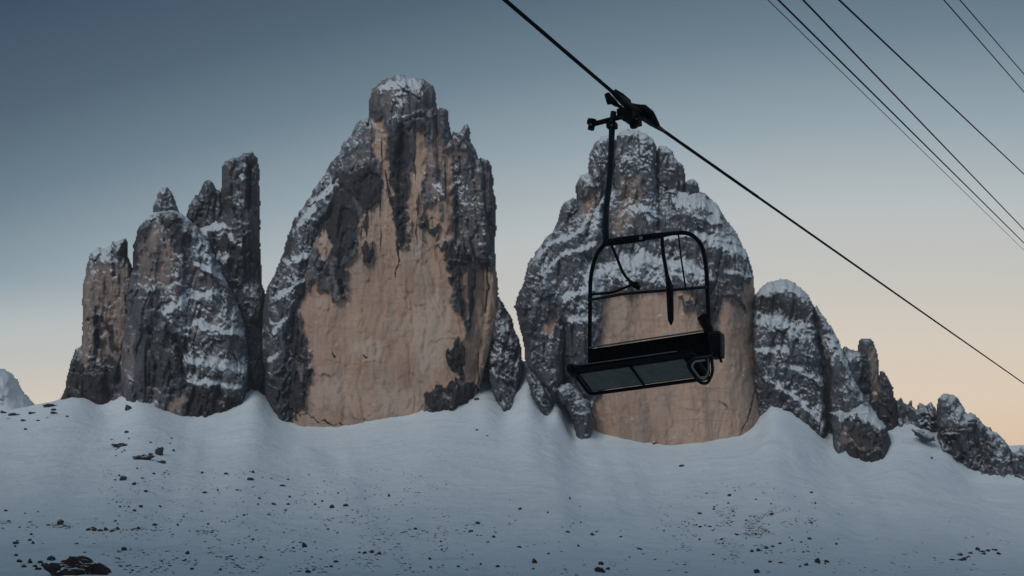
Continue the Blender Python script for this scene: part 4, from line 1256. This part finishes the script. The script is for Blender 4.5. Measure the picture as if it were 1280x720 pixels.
part('pivot_knob', bm, M_RED, bar)
# hanging foot rest post: round tube widening into a flat blade
bm = bmesh.new()
tube_bm(bm, rounded([loc(827, 292, yb), loc(829, 318, 0.0), loc(834, 345, -0.12), loc(837, 362, -0.14)], 0.15), 0.03, 12)
tube_bm(bm, [loc(834, 345, -0.12), loc(837, 358, -0.14), loc(838, 385, -0.15), loc(838.5, 400, -0.15), loc(839, 406, -0.15)], 0.05, 12, rr=[0.03, 0.056, 0.052, 0.045, 0.012])
part('foot_rest_post', bm, M_BLACK, bar)

# side loops at both ends: black tube, on the right one with a bright inner rod
lp = [loc(889, 440, -0.20), loc(891, 466, -0.30), loc(884, 480, -0.40), loc(874, 478, -0.55), loc(859, 457, -0.74), loc(865, 448, -0.70), loc(888, 445, -0.25)]
bm = bmesh.new()
tube_bm(bm, rounded(lp, 0.07, 5), 0.023, 12)
a1 = part('side_loop', bm, M_BLACK)
bm = bmesh.new()
q_ = [loc(885, 448, -0.30), loc(886, 463, -0.34), loc(881, 474, -0.44), loc(875, 473, -0.58), loc(864, 458, -0.76), loc(868, 452, -0.72), loc(881, 450, -0.4)]
tube_bm(bm, rounded(q_, 0.05, 5), 0.015, 10)
part('bright_rod', bm, M_CHROME, a1)
# side pod on the right end (box with lid) and the small fitting on the left end
bm = bmesh.new()
pc = loc(896, 433, 0.06)
box_bm(bm, pc, 0.21, 0.24, 0.36, 0.05, None, 0.84)
pod = part('side_box', bm, M_BLACK)
bm = bmesh.new()
box_bm(bm, pc + Vector((0, 0, 0.175)), 0.18, 0.25, 0.05, 0.02)
tube_bm(bm, [pc + Vector((-.1, -.11, .13)), pc + Vector((.08, -.12, .12)), pc + Vector((.1, .0, .12))], 0.008, 8)
part('box_lid', bm, M_POST, pod)
bm = bmesh.new()
tube_bm(bm, rounded([loc(877, 396, 0.06), loc(884, 408, 0.06), loc(888, 420, 0.06)], 0.05), 0.075, 12, rr=None)
tube_bm(bm, [loc(888, 418, 0.06), pc + Vector((0.0, 0, 0.1)), pc + Vector((0.03, 0, -0.14)), pc + Vector((0.06, 0, -0.25))], 0.02, 8)
part('box_bracket', bm, M_BLACK, pod)
bm = bmesh.new()
c = onseat(XL - 0.02, 0.95, 0.06)
box_bm(bm, c, 0.10, 0.20, 0.12, 0.03, sl)
tube_bm(bm, [c + Vector((0.0, -.05, 0.0)), c + Vector((0.22, 0.0, 0.03))], 0.035, 10)
part('end_bracket', bm, M_BLACK)
bm = bmesh.new()
box_bm(bm, c + Vector((0.10, 0.0, 0.075)), 0.10, 0.08, 0.03, 0.008)
part('bracket_plate', bm, M_CHROME)

# ------------------------------------------------------------------ light
SUN_EL, SUN_AZ = R(20), R(-26)      # azimuth measured from behind the camera towards the left
sun_d = bpy.data.lights.new('sun', 'SUN')
sun_d.energy = 1.5
sun_d.angle = R(28)
sun_d.color = (1.0, 0.975, 0.945)
sun = bpy.data.objects.new('sun', sun_d)
C.objects.link(sun)
# direction towards the sun: behind the camera (-Y) and to the left (-X)
sv = Vector((math.sin(SUN_AZ) * math.cos(SUN_EL), -math.cos(SUN_AZ) * math.cos(SUN_EL), math.sin(SUN_EL)))
sun.rotation_euler = sv.to_track_quat('Z', 'Y').to_euler()
sun.location = (0, 0, 900)

w = bpy.data.worlds.new('World')
scene.world = w
w.use_nodes = True
nt = w.node_tree
bg = nt.nodes['Background']
sky = N(nt, 'ShaderNodeTexSky', sky_type='NISHITA')
sky.sun_disc = False
sky.sun_elevation = SUN_EL
sky.sun_rotation = math.atan2(sv.x, sv.y)
# dusk colours of the air: height above the horizon and bearing
tc = N(nt, 'ShaderNodeTexCoord').outputs['Generated']
nrm = N(nt, 'ShaderNodeVectorMath', operation='NORMALIZE'); nt.links.new(tc, nrm.inputs[0])
sx = N(nt, 'ShaderNodeSeparateXYZ'); nt.links.new(nrm.outputs[0], sx.inputs[0])


def lin(c):
    return tuple(((v / 255) / 12.92 if v / 255 < 0.04045 else ((v / 255 + 0.055) / 1.055) ** 2.4) for v in c)


# warm side towards +X: shift the gradient up there
shift = math_n(nt, 'SUBTRACT', math_n(nt, 'MULTIPLY', math_n(nt, 'MULTIPLY', sx.outputs[0], sx.outputs[0]), 0.45), math_n(nt, 'MULTIPLY', sx.outputs[0], 0.15))
rise = math_n(nt, 'DIVIDE', math_n(nt, 'SUBTRACT', sx.outputs[2], 0.20), 0.13, True)
hgt = math_n(nt, 'ADD', sx.outputs[2], math_n(nt, 'MULTIPLY', shift, rise))
stops = [(0.00, lin((238, 190, 140))), (0.20, lin((240, 204, 162))), (0.25, lin((240, 216, 188))), (0.29, lin((228, 214, 196))), (0.33, lin((208, 205, 196))), (0.374, lin((193, 198, 197))),
         (0.426, lin((152, 168, 176))), (0.48, lin((108, 128, 141))), (0.53, lin((76, 96, 111))), (0.60, lin((42, 64, 84))), (0.70, lin((32, 50, 70)))]
grad = ramp(nt, hgt, stops)
# away from the glow the low sky is plain blue
far_side = ramp(nt, sx.outputs[2], [(0.0, lin((132, 148, 160))), (0.3, lin((126, 146, 160))), (1.0, lin((76, 96, 114)))])
facing = ramp(nt, sx.outputs[1], [(0.35, 0.0), (0.75, 1.0)])
grad = mix(nt, facing, far_side, grad)
sc_ = N(nt, 'ShaderNodeVectorMath', operation='SCALE')
nt.links.new(sky.outputs[0], sc_.inputs[0]); sc_.inputs['Scale'].default_value = 0.006
add = mix(nt, 1.0, grad, sc_.outputs[0], 'ADD')
nt.links.new(add, bg.inputs['Color'])
bg.inputs['Strength'].default_value = 1.0

scene.view_settings.view_transform = 'Standard'
scene.view_settings.look = 'None'
scene.view_settings.gamma = 1
scene.view_settings.exposure = 0
scene.cycles.max_bounces = 5
scene.cycles.volume_bounces = 0

# ------------------------------------------------------------------ air
hz, hnt, hb = nodes_of('hazy_air')
for l_ in list(hnt.links): hnt.links.remove(l_)
hnt.nodes.remove(hb)
pv = N(hnt, 'ShaderNodeVolumePrincipled')
pv.inputs['Color'].default_value = (0.80, 0.87, 0.95, 1)
pv.inputs['Density'].default_value = 0.00006
hnt.links.new(pv.outputs[0], hnt.nodes['Material Output'].inputs['Volume'])
bm = bmesh.new()
bmesh.ops.create_cube(bm, size=1)
for v in bm.verts:
    v.co = Vector((v.co.x * 12400, v.co.y * 12400, -9 if v.co.z < 0 else 1180))
o = bm_obj('haze', bm, hz)
tag(o, 'thin blue evening air between the camera and the mountains', kind='stuff')
print('boulders', count[0])
